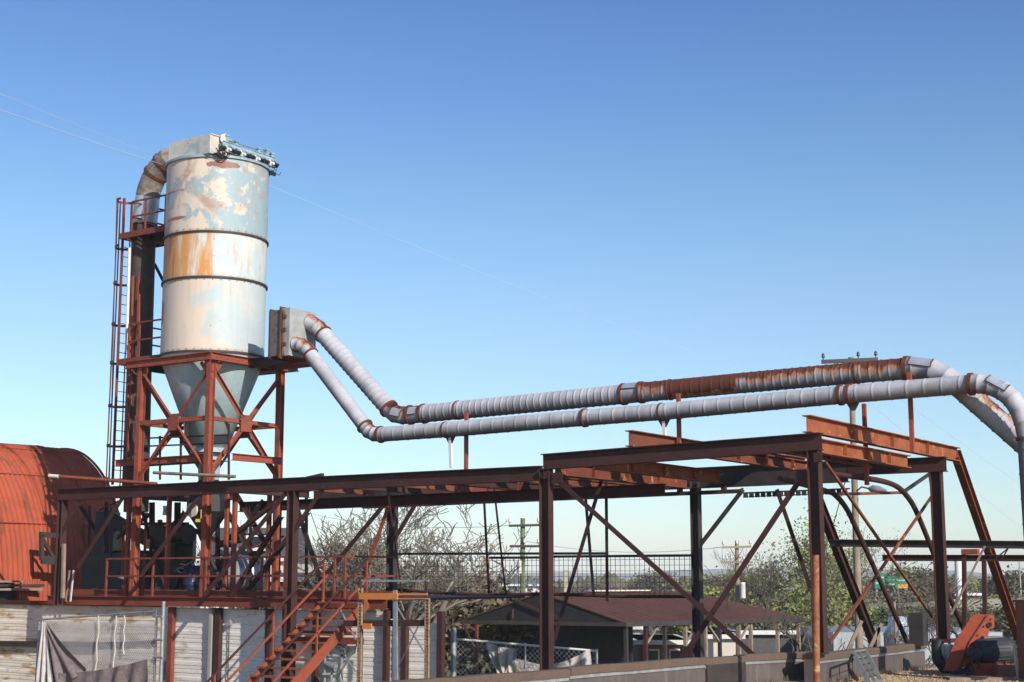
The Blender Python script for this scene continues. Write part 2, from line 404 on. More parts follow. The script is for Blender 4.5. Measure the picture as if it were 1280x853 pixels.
def pipe_mat(name, rustiness):
    """spiral duct: grey metal, rust running down from the crown (UV u = angle from the crown)"""
    m, nt, b = newmat(name); tc = nd(nt, 'ShaderNodeTexCoord'); co = tc.outputs['Object']; uv = tc.outputs['UV']
    s = nd(nt, 'ShaderNodeSeparateXYZ'); nt.links.new(uv, s.inputs[0])
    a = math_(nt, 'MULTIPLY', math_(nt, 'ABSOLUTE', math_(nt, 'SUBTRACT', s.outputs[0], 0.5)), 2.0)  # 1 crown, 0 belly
    n1 = noise(nt, co, 1.1, 7, 0.65, 0.4); n2 = noise(nt, co, 9, 6, 0.7)
    base = ramp(nt, n1, [(0.35, (0.40, 0.395, 0.425)), (0.65, (0.54, 0.53, 0.56))])
    base = mix(nt, ramp(nt, n2, [(0.5, 0), (0.8, 0.25)]), base, (0.3, 0.28, 0.26))
    grime_shade = math_(nt, 'ADD', a, math_(nt, 'MULTIPLY', math_(nt, 'SUBTRACT', n1, 0.5), 0.4))
    base = mix(nt, ramp(nt, grime_shade, [(0.20, 0.88), (0.66, 0)]), base, (0.10, 0.095, 0.10))  # belly darkened: some grime, plus underside shade put into the colour
    grime = noise(nt, mapping(nt, co, (2.2, 2.2, 0.7), loc=(4, 1, 2)), 1.5, 8, 0.7)
    base = mix(nt, ramp(nt, grime, [(0.50, 0), (0.72, 0.45)]), base, (0.27, 0.25, 0.235))
    if rustiness > 0:
        drip = noise(nt, mapping(nt, co, (3.5, 3.5, 0.6)), 1.6, 7, 0.7)
        k = math_(nt, 'ADD', math_(nt, 'MULTIPLY', a, 0.9), math_(nt, 'ADD', math_(nt, 'MULTIPLY', math_(nt, 'SUBTRACT', drip, 0.5), 0.7), math_(nt, 'MULTIPLY', math_(nt, 'SUBTRACT', n1, 0.5), 0.8)))
        t = 1.0 - rustiness
        base = mix(nt, ramp(nt, k, [(t - 0.10, 0), (t, 0.9)]), base, (0.40, 0.17, 0.07))
        base = mix(nt, ramp(nt, k, [(t + 0.02, 0), (t + 0.10, 1)]), base, (0.125, 0.042, 0.028))
    nt.links.new(base, b.inputs['Base Color']); b.inputs['Roughness'].default_value = 0.62; b.inputs['Specular IOR Level'].default_value = 0.25
    b.inputs['Metallic'].default_value = 0.0
    bump(nt, b, n2, 0.12, 0.01); return m
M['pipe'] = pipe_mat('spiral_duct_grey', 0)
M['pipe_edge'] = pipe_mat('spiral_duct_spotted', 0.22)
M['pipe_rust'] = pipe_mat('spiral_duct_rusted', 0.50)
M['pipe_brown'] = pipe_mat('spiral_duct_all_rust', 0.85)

def corrugated(name, cols, rust, amt, freq, axis='z', rough=0.55, dirt=0.3):
    m, nt, b = newmat(name); co = objco(nt)
    n = noise(nt, co, 0.8, 7, 0.65, 0.5); n2 = noise(nt, mapping(nt, co, (1, 1, 4) if axis == 'z' else (1, 1, 0.3)), 1.2, 8, 0.7, 0.3)
    n3 = noise(nt, co, 12, 6, 0.7)
    c = ramp(nt, n, [(0.35, cols[0]), (0.65, cols[1])])
    c = mix(nt, ramp(nt, n2, [(amt - 0.05, 0), (amt + 0.06, 1)]), c, rust)
    c = mix(nt, ramp(nt, n3, [(0.5, 0), (0.8, dirt)]), c, (0.2, 0.17, 0.14))
    nt.links.new(c, b.inputs['Base Color']); b.inputs['Roughness'].default_value = rough
    b.inputs['Specular IOR Level'].default_value = 0.3
    return m
M['whitesiding'] = corrugated('white_siding', ((0.78, 0.73, 0.65), (0.87, 0.82, 0.74)), (0.50, 0.45, 0.39), 0.62, 1)
M['rustsiding'] = corrugated('rust_streaked_siding', ((0.76, 0.68, 0.56), (0.86, 0.79, 0.67)), (0.50, 0.31, 0.14), 0.57, 1, dirt=0.3)
def quonset_mat():
    m, nt, b = newmat('red_quonset_roof'); co = objco(nt)
    n = noise(nt, co, 0.55, 8, 0.7, 0.6); n2 = noise(nt, mapping(nt, co, (1, 1, 0.5)), 1.5, 8, 0.75, 0.4); n3 = noise(nt, co, 9, 6, 0.7)
    c = ramp(nt, n, [(0.3, (0.28, 0.065, 0.036)), (0.5, (0.43, 0.09, 0.046)), (0.7, (0.38, 0.11, 0.068))])
    c = mix(nt, ramp(nt, n2, [(0.53, 0), (0.66, 0.75)]), c, (0.12, 0.05, 0.035))
    c = mix(nt, ramp(nt, noise(nt, mapping(nt, co, (1, 1, 0.35), loc=(2, 6, 1)), 2.2, 8, 0.72), [(0.48, 0), (0.66, 0.6)]), c, (0.24, 0.085, 0.055))
    s = nd(nt, 'ShaderNodeSeparateXYZ'); nt.links.new(co, s.inputs[0])
    low = ramp(nt, math_(nt, 'MULTIPLY', s.outputs[2], 0.2), [(0.15, 1), (0.75, 0)])
    w = math_(nt, 'MULTIPLY', ramp(nt, n3, [(0.56, 0), (0.62, 0.75)]), low)
    c = mix(nt, w, c, (0.60, 0.47, 0.38))
    nt.links.new(c, b.inputs['Base Color']); b.inputs['Roughness'].default_value = 0.9; b.inputs['Specular IOR Level'].default_value = 0.08
    bump(nt, b, n3, 0.25, 0.02); return m
M['quonset'] = quonset_mat()
def roof_mat():
    m, nt, b = newmat('maroon_metal_roof'); co = objco(nt); n = noise(nt, co, 0.5, 8, 0.7, 0.3)
    c = ramp(nt, n, [(0.35, (0.078, 0.029, 0.018)), (0.65, (0.110, 0.043, 0.026))])
    nt.links.new(c, b.inputs['Base Color']); b.inputs['Roughness'].default_value = 0.7; return m
M['maroon'] = roof_mat()
def gravel_mat():
    m, nt, b = newmat('roof_gravel'); co = objco(nt)
    v = nd(nt, 'ShaderNodeTexVoronoi'); v.inputs['Scale'].default_value = 22; nt.links.new(co, v.inputs['Vector'])
    n = noise(nt, co, 0.7, 6, 0.7)
    c = mix(nt, v.outputs['Color'], (0.44, 0.29, 0.15), (0.66, 0.49, 0.29))
    c = mix(nt, ramp(nt, n, [(0.4, 0), (0.7, 0.6)]), c, (0.34, 0.21, 0.12))
    nt.links.new(c, b.inputs['Base Color']); b.inputs['Roughness'].default_value = 0.95
    bump(nt, b, v.outputs['Distance'], 1.0, 0.05); return m
M['gravel'] = gravel_mat()
def cap_mat():
    m, nt, b = newmat('mineral_cap'); co = objco(nt); n = noise(nt, co, 30, 8, 0.8); n2 = noise(nt, co, 2, 6, 0.7)
    c = ramp(nt, n, [(0.3, (0.09, 0.06, 0.045)), (0.6, (0.17, 0.115, 0.08)), (0.75, (0.3, 0.24, 0.18))])
    c = mix(nt, ramp(nt, n2, [(0.5, 0), (0.8, 0.5)]), c, (0.07, 0.055, 0.045))
    nt.links.new(c, b.inputs['Base Color']); b.inputs['Roughness'].default_value = 0.95; bump(nt, b, n, 0.8, 0.02); return m
M['cap'] = cap_mat()
def felt_mat():
    m, nt, b = newmat('stained_felt'); co = objco(nt)
    st = noise(nt, mapping(nt, co, (6, 6, 0.7)), 1.0, 7, 0.65); n = noise(nt, co, 1.2, 7, 0.7)
    c = ramp(nt, n, [(0.3, (0.085, 0.068, 0.062)), (0.7, (0.125, 0.10, 0.092))])
    c = mix(nt, ramp(nt, st, [(0.52, 0), (0.72, 0.45)]), c, (0.24, 0.215, 0.20))
    nt.links.new(c, b.inputs['Base Color']); b.inputs['Roughness'].default_value = 0.8; bump(nt, b, n, 0.3, 0.03); return m
M['felt'] = felt_mat()
def tarp_mat(name, c1, c2):
    m, nt, b = newmat(name); co = objco(nt); n = noise(nt, co, 5, 7, 0.7, 0.6)
    nt.links.new(ramp(nt, n, [(0.35, c1), (0.65, c2)]), b.inputs['Base Color']); b.inputs['Roughness'].default_value = 0.8
    bump(nt, b, noise(nt, co, 14, 5), 0.5, 0.03); return m
M['tarpdark'] = tarp_mat('brown_tarp', (0.16, 0.125, 0.115), (0.27, 0.22, 0.205))
M['tarpwhite'] = tarp_mat('pale_tarp', (0.46, 0.41, 0.38), (0.62, 0.57, 0.53))
def ground_mat():
    m, nt, b = newmat('scrubby_ground'); co = objco(nt)
    n = noise(nt, co, 0.015, 9, 0.7, 0.5); n2 = noise(nt, co, 0.2, 8, 0.75)
    c = ramp(nt, n, [(0.35, (0.10, 0.09, 0.055)), (0.5, (0.075, 0.075, 0.04)), (0.62, (0.08, 0.10, 0.035))])
    c = mix(nt, ramp(nt, n2, [(0.45, 0), (0.7, 0.6)]), c, (0.17, 0.145, 0.105))
    nt.links.new(c, b.inputs['Base Color']); b.inputs['Roughness'].default_value = 0.95; return m
M['ground'] = ground_mat()
def hill_mat():
    m, nt, b = newmat('wooded_hill'); co = objco(nt)
    n = noise(nt, co, 0.02, 9, 0.75); c = ramp(nt, n, [(0.35, (0.045, 0.05, 0.03)), (0.65, (0.085, 0.085, 0.05))])
    nt.links.new(c, b.inputs['Base Color']); b.inputs['Roughness'].default_value = 0.95; return m
M['hill'] = hill_mat()

# ================================================================== THE SETTING
def sstep(a, b, t):
    t = max(0.0, min(1.0, (t - a) / (b - a))); return t * t * (3 - 2 * t)
def terrain(x, y):
    d = math.hypot(x, y)
    z = -3.6 - 1.6 * sstep(110, 320, d) - 6 * sstep(350, 1100, d)
    z += 0.25 * math.sin(x * 0.05 + 1) * math.cos(y * 0.04) * sstep(40, 120, d)
    # green knoll right of the chimneys
    z += 5.2 * math.exp(-(((x - 28) / 22) ** 2 + ((y - 255) / 30) ** 2))
    return z
def build_ground():
    mb = MB(); ys = [-60, -20, 0, 20, 40, 60, 80, 100, 120, 140, 160, 185, 210, 235, 260, 290, 320, 360, 420, 500, 600, 750, 950, 1200, 1700, 2600, 4200, 9000]
    ts = [i / 40 for i in range(41)]
    vs = [(-(700 + abs(y) * 1.2) + t * 2 * (700 + abs(y) * 1.2), y) for y in ys for t in ts]
    # finer columns near the view
    vs = []
    for y in ys:
        w = 60 + max(0, y) * 0.9
        for t in ts:
            k = 2 * t - 1; x = w * k
            if i_edge(t): x = math.copysign(w + 800 + abs(y) * 2, k)
            vs.append(Vector((x, y, terrain(x, y))))
    n = len(ts)
    fs = [(j * n + i, j * n + i + 1, (j + 1) * n + i + 1, (j + 1) * n + i) for j in range(len(ys) - 1) for i in range(n - 1)]
    mb.add(vs, fs, True); return structure(mb.build('ground', M['ground']))
def i_edge(t): return t < 0.01 or t > 0.99
build_ground()
def build_hills():
    mb = MB(); rnd = random.Random(5)
    for (d, amp, base, seed) in ((1500, 9, -12, 1), (2400, 22, -12, 2), (3800, 40, -12, 3)):
        n = 160; w = d * 0.9; vs = []
        for row, (dy, k) in enumerate(((-d * 0.10, 0), (-d * 0.05, 0.55), (0, 1), (d * 0.1, 0))):
            for i in range(n + 1):
                x = -w + 2 * w * i / n
                h = amp * (0.62 + 0.25 * math.sin(x / d * 9 + seed * 2.1) + 0.13 * math.sin(x / d * 23 + seed) + 0.06 * math.sin(x / d * 71 + seed * 4))
                h += rnd.uniform(-0.02, 0.03) * amp * (1 if k == 1 else 0)
                vs.append(Vector((x, d + dy + 20 * math.sin(i), base - 3 + (h + 3) * k if k else base - 4)))
        fs = [(r * (n + 1) + i, r * (n + 1) + i + 1, (r + 1) * (n + 1) + i + 1, (r + 1) * (n + 1) + i) for r in range(3) for i in range(n)]
        mb.add(vs, fs, False)
    return structure(mb.build('hills', M['hill']))
build_hills()
# roof with gravel inside the parapet, on which the photographer stands
def P2(px, py): p = PZ(px, py, PAR_Z); p.z = 0; return p
par = [P2(380, 858), P2(711, 834.5), P2(880, 822), P2(930, 818.5), P2(1016, 814.5)]
seg4 = [P0 + U * 0.0 + V * -0.1, P0 + V * 6.35]
back = par[-1]
mb = MB()
in_ = Vector((0.4, -0.3, 0))
poly = [par[0] + Vector((-9, -7, 0)), par[0], par[1], par[2], par[3], par[4], seg4[0], seg4[1], seg4[1] - U * 2.5, Vector((40, 24, 0)), Vector((30, -12, 0)), Vector((-16, -12, 0))]
poly = [Vector((p.x, p.y, 0.0)) for p in poly]
mb.add(poly, [tuple(range(len(poly)))])
o = structure(mb.build('gravel', M['gravel']))
# loose stones on the gravel roof near the parapet
rnd = random.Random(3); mb = MB()
for i in range(2600):
    px = rnd.uniform(1030, 1285); py = rnd.uniform(822, 856) ; p = PZ(px, py, 0.0)
    if W_(p) > 6.3 or S_(p) > -0.12: continue
    r = rnd.uniform(0.012, 0.035); vs = []
    for dx, dy, dz in ((1, 0, 0), (0, 1, 0), (-1, 0, 0), (0, -1, 0), (0, 0, 1)):
        vs.append(p + Vector((dx * r * rnd.uniform(.7, 1.3), dy * r * rnd.uniform(.7, 1.3), dz * r * rnd.uniform(.6, 1.2))))
    mb.add(vs, [(0, 1, 4), (1, 2, 4), (2, 3, 4), (3, 0, 4)])
o = one(mb, 'loose_gravel', M['gravel'], 'loose orange brown gravel scattered over the flat roof by the parapet', 'gravel', kind='stuff')

# ---- parapet
pt = thing('roof_parapet', 'low brown parapet wall with granular cap along the edge of the gravel roof', 'wall', tuple(par[1]))
wall = MB(); cap = MB(); strip = MB()
def wallseg(a, b, zt=PAR_Z, th=0.26, zb=-0.1, capon=True, ch=0.135, cz=None):
    a = Vector((a.x, a.y, 0)); b = Vector((b.x, b.y, 0)); t = (b - a).normalized(); n = Vector((-t.y, t.x, 0))   # n points away from the roof
    cz = cz or zt
    c = (a + b) / 2 + n * th / 2
    wall.box(c + Z * (zb + zt - ch) / 2, (b - a) / 2, n * (th / 2), Z * (zt - ch - zb) / 2)
    if capon:
        # cap built from short uneven lengths
        ln = (b - a).length; k = max(1, int(ln / 0.6)); r2 = random.Random(int(ln * 100))
        rows = []
        for i in range(k + 1):
            q = a + (b - a) * i / k; j = r2.uniform(-0.008, 0.008)
            rows.append([q - n * 0.05 + Z * (zt - ch + 0.003 + j), q - n * 0.06 + Z * (zt - 0.03 + j), q - n * 0.02 + Z * (zt + j), q + n * (th + 0.03) + Z * (zt - 0.01 + j), q + n * (th + 0.04) + Z * (zt - ch + 0.003)])
        vs = [p for r in rows for p in r]
        fs = [(i * 5 + j, (i + 1) * 5 + j, (i + 1) * 5 + (j + 1) % 5, i * 5 + (j + 1) % 5) for i in range(k) for j in range(5)]
        cap.add(vs, fs); cap.add(rows[0], [(4, 3, 2, 1, 0)]); cap.add(rows[-1], [(0, 1, 2, 3, 4)])
        strip.box((a + b) / 2 - n * 0.012 + Z * (zt - ch - 0.03), (b - a) / 2, n * 0.01, Z * 0.03)
wallseg(par[0], par[1] - (par[1] - par[0]).normalized() * 0.02, PAR_Z - 0.03)
wallseg(par[1], par[2])
wallseg(par[2], par[3], PAR_Z - 0.02, ch=0.13)
wallseg(par[3], par[4])
wallseg(seg4[0], seg4[1], PAR_Z + 0.01)
wall.build('wall', M['felt'], pt); cap.build('cap', M['cap'], pt); strip.build('flashing_strip', M['flash'], pt)
# scupper insert
a, b = par[2], par[3]; t = (b - a).normalized(); n = Vector((-t.y, t.x, 0))
m2 = MB(); m2.box((a + b) / 2 - n * 0.03 + Z * 0.22, t * ((b - a).length / 2 - 0.03), n * 0.025, Z * 0.2)
m2.build('scupper_box', M['dark'], pt)

# ================================================================== STEEL FRAMES
BD = 0.36   # beam depth
def col_i(mb, s, w, z0, z1, dep=0.24, fw=0.21): mb.ibeam(L(s, w, z0), L(s, w, z1), dep, fw, up=U, tf=0.016, tw=0.012)
GZ = -3.6
zB1 = PW(1027, 541, 0).z; zB0 = PW(680, 568, 0).z
sB1 = S_(PW(1027, 541, 0)); sB0 = S_(PW(679, 568, 0))
zA = PW(681, 582, 0).z; zA_l = PW(75, 611, 0).z; sA1 = S_(PW(73, 611, 0))
def zAt(s): return zA + (zA_l - zA) * (s - sB0) / (sA1 - sB0)
WR = 6.8
zE = PW(1182, 571, WR).z
print('zB', zB0, zB1, 'zA', zA, zA_l, 'zE', zE, 's', sB1, sB0, sA1)

canopy = thing('canopy_frame', 'rusty brown steel canopy frame standing on the parapet below the two pipes', 'steel frame', tuple(L(0, 0, PAR_Z)))
mb = MB(); mb.ibeam(L(sB0, 0, zB0 - BD / 2), L(sB1, 0, zB1 - BD / 2), BD, 0.22)
mb.build('front_beam', M['frame'], canopy)
mb = MB(); col_i(mb, S_(PW(1022, 700, 0)), 0, PAR_Z, zB1 - BD, 0.25); mb.cbox(L(0, 0, PAR_Z + 0.02), 0.36, 0.36, 0.03, U, V)
mb.build('column', M['frame'], canopy)
mb = MB(); col_i(mb, S_(PW(683, 700, 0)), 0, GZ, zB0 - BD, 0.26); mb.build('column', M['frame'], canopy)
mb = MB(); col_i(mb, S_(PW(871, 700, WR)), WR, GZ, zE - BD, 0.24); mb.build('column', M['dark'], canopy)
mb = MB(); col_i(mb, S_(PW(1175, 700, WR)), WR, PAR_Z, zE - BD, 0.27); mb.cbox(L(S_(PW(1175, 700, WR)), WR, PAR_Z + 0.05), 0.5, 0.5, 0.09, U, V)
mb.build('column', M['frame'], canopy)
# rear beam
mb = MB(); mb.ibeam(L(S_(PW(1183, 580, WR)), WR, zE - BD / 2), L(S_(PW(1058, 583, WR)), WR, zE - BD / 2), BD, 0.22); mb.build('rear_beam', M['frame'], canopy)
# cross beams, each running back from the front beam; px at w=0 where it starts
def cross(px0, py0, top, w1, mat, dep=BD, fw=0.2, w0=0.0, name='cross_beam'):
    s = S_(PW(px0, py0, 0)); mb = MB(); mb.ibeam(L(s, w0, top - dep / 2), L(s, w1, top - dep / 2), dep, fw); 
    # stiffener plates
    for k in (0.25, 0.5, 0.75):
        for sg in (-1, 1): mb.cbox(L(s + sg * fw * 0.24, w0 + (w1 - w0) * k, top - dep / 2), fw * 0.44, 0.012, dep - 0.06, U, V)
    return mb.build(name, mat, canopy), s
zTa = PW(786, 538, 0).z; zTb = PW(1006.5, 519, 0).z
o, sa = cross(786, 538, zTa, W_(PS(1006, 580, S_(PW(786, 538, 0)))), M['cross'])
wa = W_(PS(1006, 580, sa))
o, sb = cross(1008, 519, zTb, W_(PS(1196, 562, S_(PW(1008, 519, 0)))), M['hot'])
wb = W_(PS(1196, 562, sb))
zl = zB1 - 0.02
cross(972, 565, zl - 0.34 + 0.30, 5.2, M['cross'], 0.30, w0=0.13)
cross(1020, 565, zl - 0.09, 5.4, M['hot'], 0.30, w0=0.13)
cross(690, 570, zB0 - 0.16, 6.6, M['cross'], 0.32, w0=0.13)
cross(742, 570, zB0 - 0.08, 6.3, M['hot'], 0.32, w0=0.13)
cross(880, 570, zB0 + 0.0, 6.0, M['cross'], 0.26, w0=0.13)
# sloping legs that continue the two top cross beams
def leg(s, w0, ztop, px, py, mat, dep=0.30):
    q = PS(px, py, s); p = L(s, w0, ztop - 0.16); mb = MB(); mb.ibeam(p, q, dep, 0.19, up=V, tf=0.016)
    return mb.build('sloping_leg', mat, canopy)
leg(sa, wa - 0.06, zTa, 1096, 812, M['frame']); leg(sb, wb - 0.08, zTb, 1273, 795, M['cross'])
# diagonal braces of the front plane
def brace(pl, val, a, b, size, mat, parent, kind='bar', name='brace', off=0.0):
    f = PW if pl == 'w' else PS
    p = f(a[0], a[1], val + off); q = f(b[0], b[1], val + off); mb = MB()
    up = V if pl == 'w' else U
    if kind == 'bar': mb.bar(p, q, size, size, up)
    elif kind == 'ell': mb.ell(p, q, size, up, 0.014)
    elif kind == 'rod': mb.rod(p, q, size / 2, 8)
    elif kind == 'flat': mb.bar(p, q, size, 0.014, up)
    return mb.build(name, mat, parent)
brace('w', 0, (689, 592), (943, 819), 0.11, M['frame'], canopy, 'ell')
brace('w', 0.16, (1006, 593), (855, 822), 0.12, M['frame'], canopy, 'ell')
brace('w', WR, (930, 612), (876, 682), 0.12, M['dark'], canopy, 'ell')
brace('w', WR, (972, 612), (1014, 735), 0.11, M['frame'], canopy, 'ell')
def gusset(px, py, w_, h_, par_, wv=0.0, mat='frame'):
    p = PW(px, py, wv - 0.075); m = MB(); m.box(p, U * w_ / 2, Z * h_ / 2, V * 0.006)
    for i in (-1, 1):
        for j in (-1, 0, 1): q = p + U * i * w_ * .3 + Z * j * h_ * .32 - V * .006; m.tube([q, q - V * .018], .016, 6)
    m.build('gusset_plate', M[mat], par_)
gusset(696, 598, .30, .26, canopy); gusset(1001, 596, .26, .30, canopy, .1); gusset(858, 815, .3, .24, canopy, .1); gusset(1022, 572, .2, .2, canopy, -.05); gusset(683, 594, .2, .18, canopy, -.06)
# rod bracing between the two parapet columns
sr = 0.05
brace('s', sr, (1031, 577), (1166, 772), 0.055, M['cross'], canopy, 'ell')
brace('s', sr + 0.06, (1168, 616), (1037, 804), 0.055, M['cross'], canopy, 'ell')
brace('s', 0.4, (1163, 592), (1131, 614), 0.07, M['dark'], canopy, 'bar'); brace('s', 0.35, (1162, 592), (1169, 642), 0.06, M['dark'], canopy, 'bar')
# rear chords
mb = MB(); zc = PW(640, 624.5, WR).z
mb.bar(PW(454, 634, WR - .3), PW(928, 614, WR - .3), 0.14, 0.10)
for px in (470, 500, 525, 560, 590, 640, 700, 745, 800, 850, 905): 
    p = PW(px, 634 - (px - 454) * 20 / 474, WR - .3); mb.bar(p, p + Z * 0.22, 0.12, 0.12, V)
mb.build('lower_chord', M['frame'], canopy)
# curved ribs at the right
cr = thing('curved_pipe_ribs', 'pair of thin dark pipes bent into curved ribs behind the right canopy columns', 'pipe frame', tuple(L(-1, 5, PAR_Z)))
def smooth_poly(pts, k=6):
    out = []
    n = len(pts)
    for i in range(n - 1):
        p0 = pts[max(0, i - 1)]; p1 = pts[i]; p2 = pts[i + 1]; p3 = pts[min(n - 1, i + 2)]
        for j in range(k):
            t = j / k; out.append(0.5 * ((2 * p1) + (p2 - p0) * t + (2 * p0 - 5 * p1 + 4 * p2 - p3) * t * t + (3 * p1 - p0 - 3 * p2 + p3) * t ** 3))
    out.append(pts[-1]); return out
mb = MB(); mb.tube(smooth_poly([PS(x, y, 0.9) for x, y in ((975, 598), (1033, 614), (1046, 621), (1058, 636), (1069, 658), (1104, 735), (1134, 803))]), 0.062, 8); mb.build('rib', M['frame'], cr)
mb = MB(); mb.tube(smooth_poly([PS(x, y, 0.3) for x, y in ((1040, 592), (1075, 597), (1104, 602), (1122, 609), (1135, 622), (1146, 641), (1166, 690), (1180, 730), (1206, 790))]), 0.066, 8); mb.build('rib', M['frame'], cr)
mb = MB(); mb.bar(PS(1049, 618, 0.6), PS(1127, 616, 0.6), 0.05, 0.07); mb.build('tie_bar', M['cross'], cr)
# block rack hanging under the rear beam
rk = thing('hanging_block_rack', 'dark row of small blocks hung on a bar under the canopy roof', 'rack', tuple(PW(968, 622, 5.5)))
mb = MB(); mb.bar(PW(929, 616.5, 5.5), PW(1062, 611, 5.5), 0.05, 0.035); mb.bar(PW(929, 621.5, 5.5), PW(1062, 616, 5.5), 0.04, 0.02); mb.build('bar', M['dark'], rk)
for i in range(18):
    p = PW(932 + i * 7.3, 619.2 - i * 0.3, 5.5); mb = MB(); mb.cbox(p, 0.085, 0.10, 0.13, U, V); mb.build('block', M['dark'], rk)

# ---- long low rack to the left
rack = thing('long_beam_rack', 'long brown steel beam rack on columns running left from the canopy to the red roof', 'steel frame', tuple(L(sB0 + 4, 0, GZ)))
mb = MB(); mb.ibeam(L(sB0 + 0.02, 0, zA - BD / 2), L(sA1, 0, zA_l - BD / 2), 0.345, 0.22); mb.build('front_beam', M['frame'], rack)
mb = MB(); p = PW(402, 594, -0.05); mb.add([p + Z * 0.05, p - Z * 0.02, p + U * 0.55 - Z * 0.02, p + Z * 0.05 + V * 0.1, p - Z * 0.02 + V * 0.1, p + U * 0.55 - Z * 0.02 + V * 0.1], [(0, 1, 2), (5, 4, 3), (0, 3, 4, 1), (1, 4, 5, 2), (2, 5, 3, 0)]); mb.build('bent_plate', M['dark'], rack)
for px, d_ in ((75, 0.2), (364.5, 0.24)):
    s = S_(PW(px, 700, 0)); mb = MB(); col_i(mb, s, 0.0, GZ if px > 100 else 1.3, zAt(s) - 0.345, d_); mb.build('column', M['frame'], rack)
mb = MB(); s = S_(PW(79.5, 740, 0.0)); mb.bar(PW(80, 680, -.12), PW(78.5, 748, -.12), 0.09, 0.09); mb.build('pale_post', M['wood'], rack)
s489 = S_(PW(490, 690, WR)); mb = MB(); col_i(mb, s489, WR, GZ, PW(490, 628, WR).z, 0.28); mb.build('column', M['dark'], rack)
for a, b in (((359, 617), (257, 745)), ((407, 609), (366, 668)), ((103, 622), (75, 674)), ((157, 620), (98, 712)), ((254, 617), (178, 720))):
    brace('w', 0, a, b, 0.13, M['frame'], rack, 'ell')
brace('w', WR - .4, (482, 631), (408, 720), 0.15, M['frame'], rack, 'ell'); brace('w', WR - .4, (522, 629), (494, 676), 0.15, M['frame'], rack, 'ell')
brace('w', 3.2, (368, 618), (418, 771), 0.17, M['dark'], rack, 'ell'); brace('w', 4.4, (383, 618), (383, 735), 0.07, M['dark'], rack)
brace('w', 2.2, (487, 634), (450, 738), 0.12, M['tower'], rack, 'ell')
brace('w', 1.2, (485, 612), (504, 750), 0.05, M['frame'], rack, 'ell')
# rear long beam and the cross pieces seen underneath
mb = MB(); za2 = PW(620, 598, WR).z; zb2 = PW(620, 621.5, WR).z; mb.ibeam(L(S_(PW(392, 630, WR)), WR, (za2 + zb2) / 2 - .02), L(S_(PW(1060, 590, WR)), WR, (za2 + zb2) / 2 + .05), za2 - zb2, 0.24); mb.build('rear_beam', M['dark'], rack)
mb = MB(); mb.ibeam(L(S_(PW(300, 620, 4)), 4.0, zA - .45), L(sB0 - 1.0, 4.0, zA - .40), 0.3, 0.2); mb.build('middle_beam', M['frame'], rack)
for k_, px in enumerate((112, 170, 262, 345, 400, 462, 540, 620)):
    s = S_(PW(px, 605, 0)); mb = MB(); mb.ibeam(L(s, 0.13, zAt(s) - 0.17), L(s, WR if px > 390 else 4.0, zAt(s) - 0.17), 0.2, 0.12); mb.build('cross_beam', M['cross' if k_ in (3, 5, 7) else 'frame'], rack)
for px, y0, y1, w in ((473, 601, 613, 2.5), (455, 612, 620, 3), (570, 608, 616, 3), (648, 601, 613, 2)):
    mb = MB(); mb.bar(PW(px, y0, w), PW(px, y1, w), 0.06, 0.06, U); mb.bar(PW(px + 6, y0, w), PW(px + 1, y1 - 1, w), 0.04, 0.04, U); mb.build('bracket', M['cross'], rack)
# thin hanging members in the middle bay
for nm, a, b, w, r, mt in (('hanger_rod', (604.6, 600), (612, 742), 5.0, 0.075, 'frame'), ('hanger_rod', (617, 600), (633, 744), 5.0, 0.06, 'frame'), ('hanger_rod', (755, 594), (690, 812), 2.5, 0.10, 'frame'),
                        ('hanger_rod', (731, 600), (743, 744), 4.6, 0.085, 'dark'), ('hanger_rod', (758.5, 600), (760, 752), 4.6, 0.085, 'frame')):
    brace('w', w, a, b, r, M[mt], rack, 'ell', nm)

# far cross frame at right
ff = thing('rear_steel_frame', 'dark steel beams and posts crossing behind the right hand sloping leg', 'steel frame', tuple(PW(1200, 790, 9)))
mb = MB(); mb.ibeam(PW(1038, 679, 8.5), PW(1300, 681.5, 8.5), 0.19, 0.16); mb.build('beam', M['dark'], ff)
mb = MB(); mb.ibeam(PW(1103, 697.5, 11), PW(1300, 698, 11), 0.17, 0.14); mb.build('beam', M['frame'], ff)
for x0, y0, x1, y1, w in ((1205, 690, 1206, 800, 10), (1230, 700, 1232, 800, 10)):
    mb = MB(); mb.bar(PW(x0, y0, w), PW(x1, y1, w), 0.1, 0.1, U); mb.build('post', M['frame'], ff)
mb = MB(); mb.cbox(PW(1213, 690, 10), 0.42, 0.2, 0.14, U, V); mb.build('plate', M['tower'], ff)
mb = MB(); mb.bar(PW(1245, 698, 10), PW(1262, 684, 10), .03, .03); mb.bar(PW(1253, 698, 10), PW(1260, 686, 10), .03, .03); mb.build('cable_stay', M['dark'], ff)
mb = MB(); mb.bar(PW(1231, 683, 5.5), PW(1189, 768, 5.5), 0.085, 0.03, U)
one(mb, 'timber_brace', M['wood'], 'short weathered timber leaning beside the right canopy column', 'timber')
q0 = PZ(1021, 864, 0.0); q1 = PD(1019.5, 694, q0.y)
mb = MB(); mb.tube([q0, q0.lerp(q1, .5), q1], 0.066, 12)
one(mb, 'rusted_pipe_post', M['post'], 'round orange rusted pipe post standing in front of the parapet column', 'post')

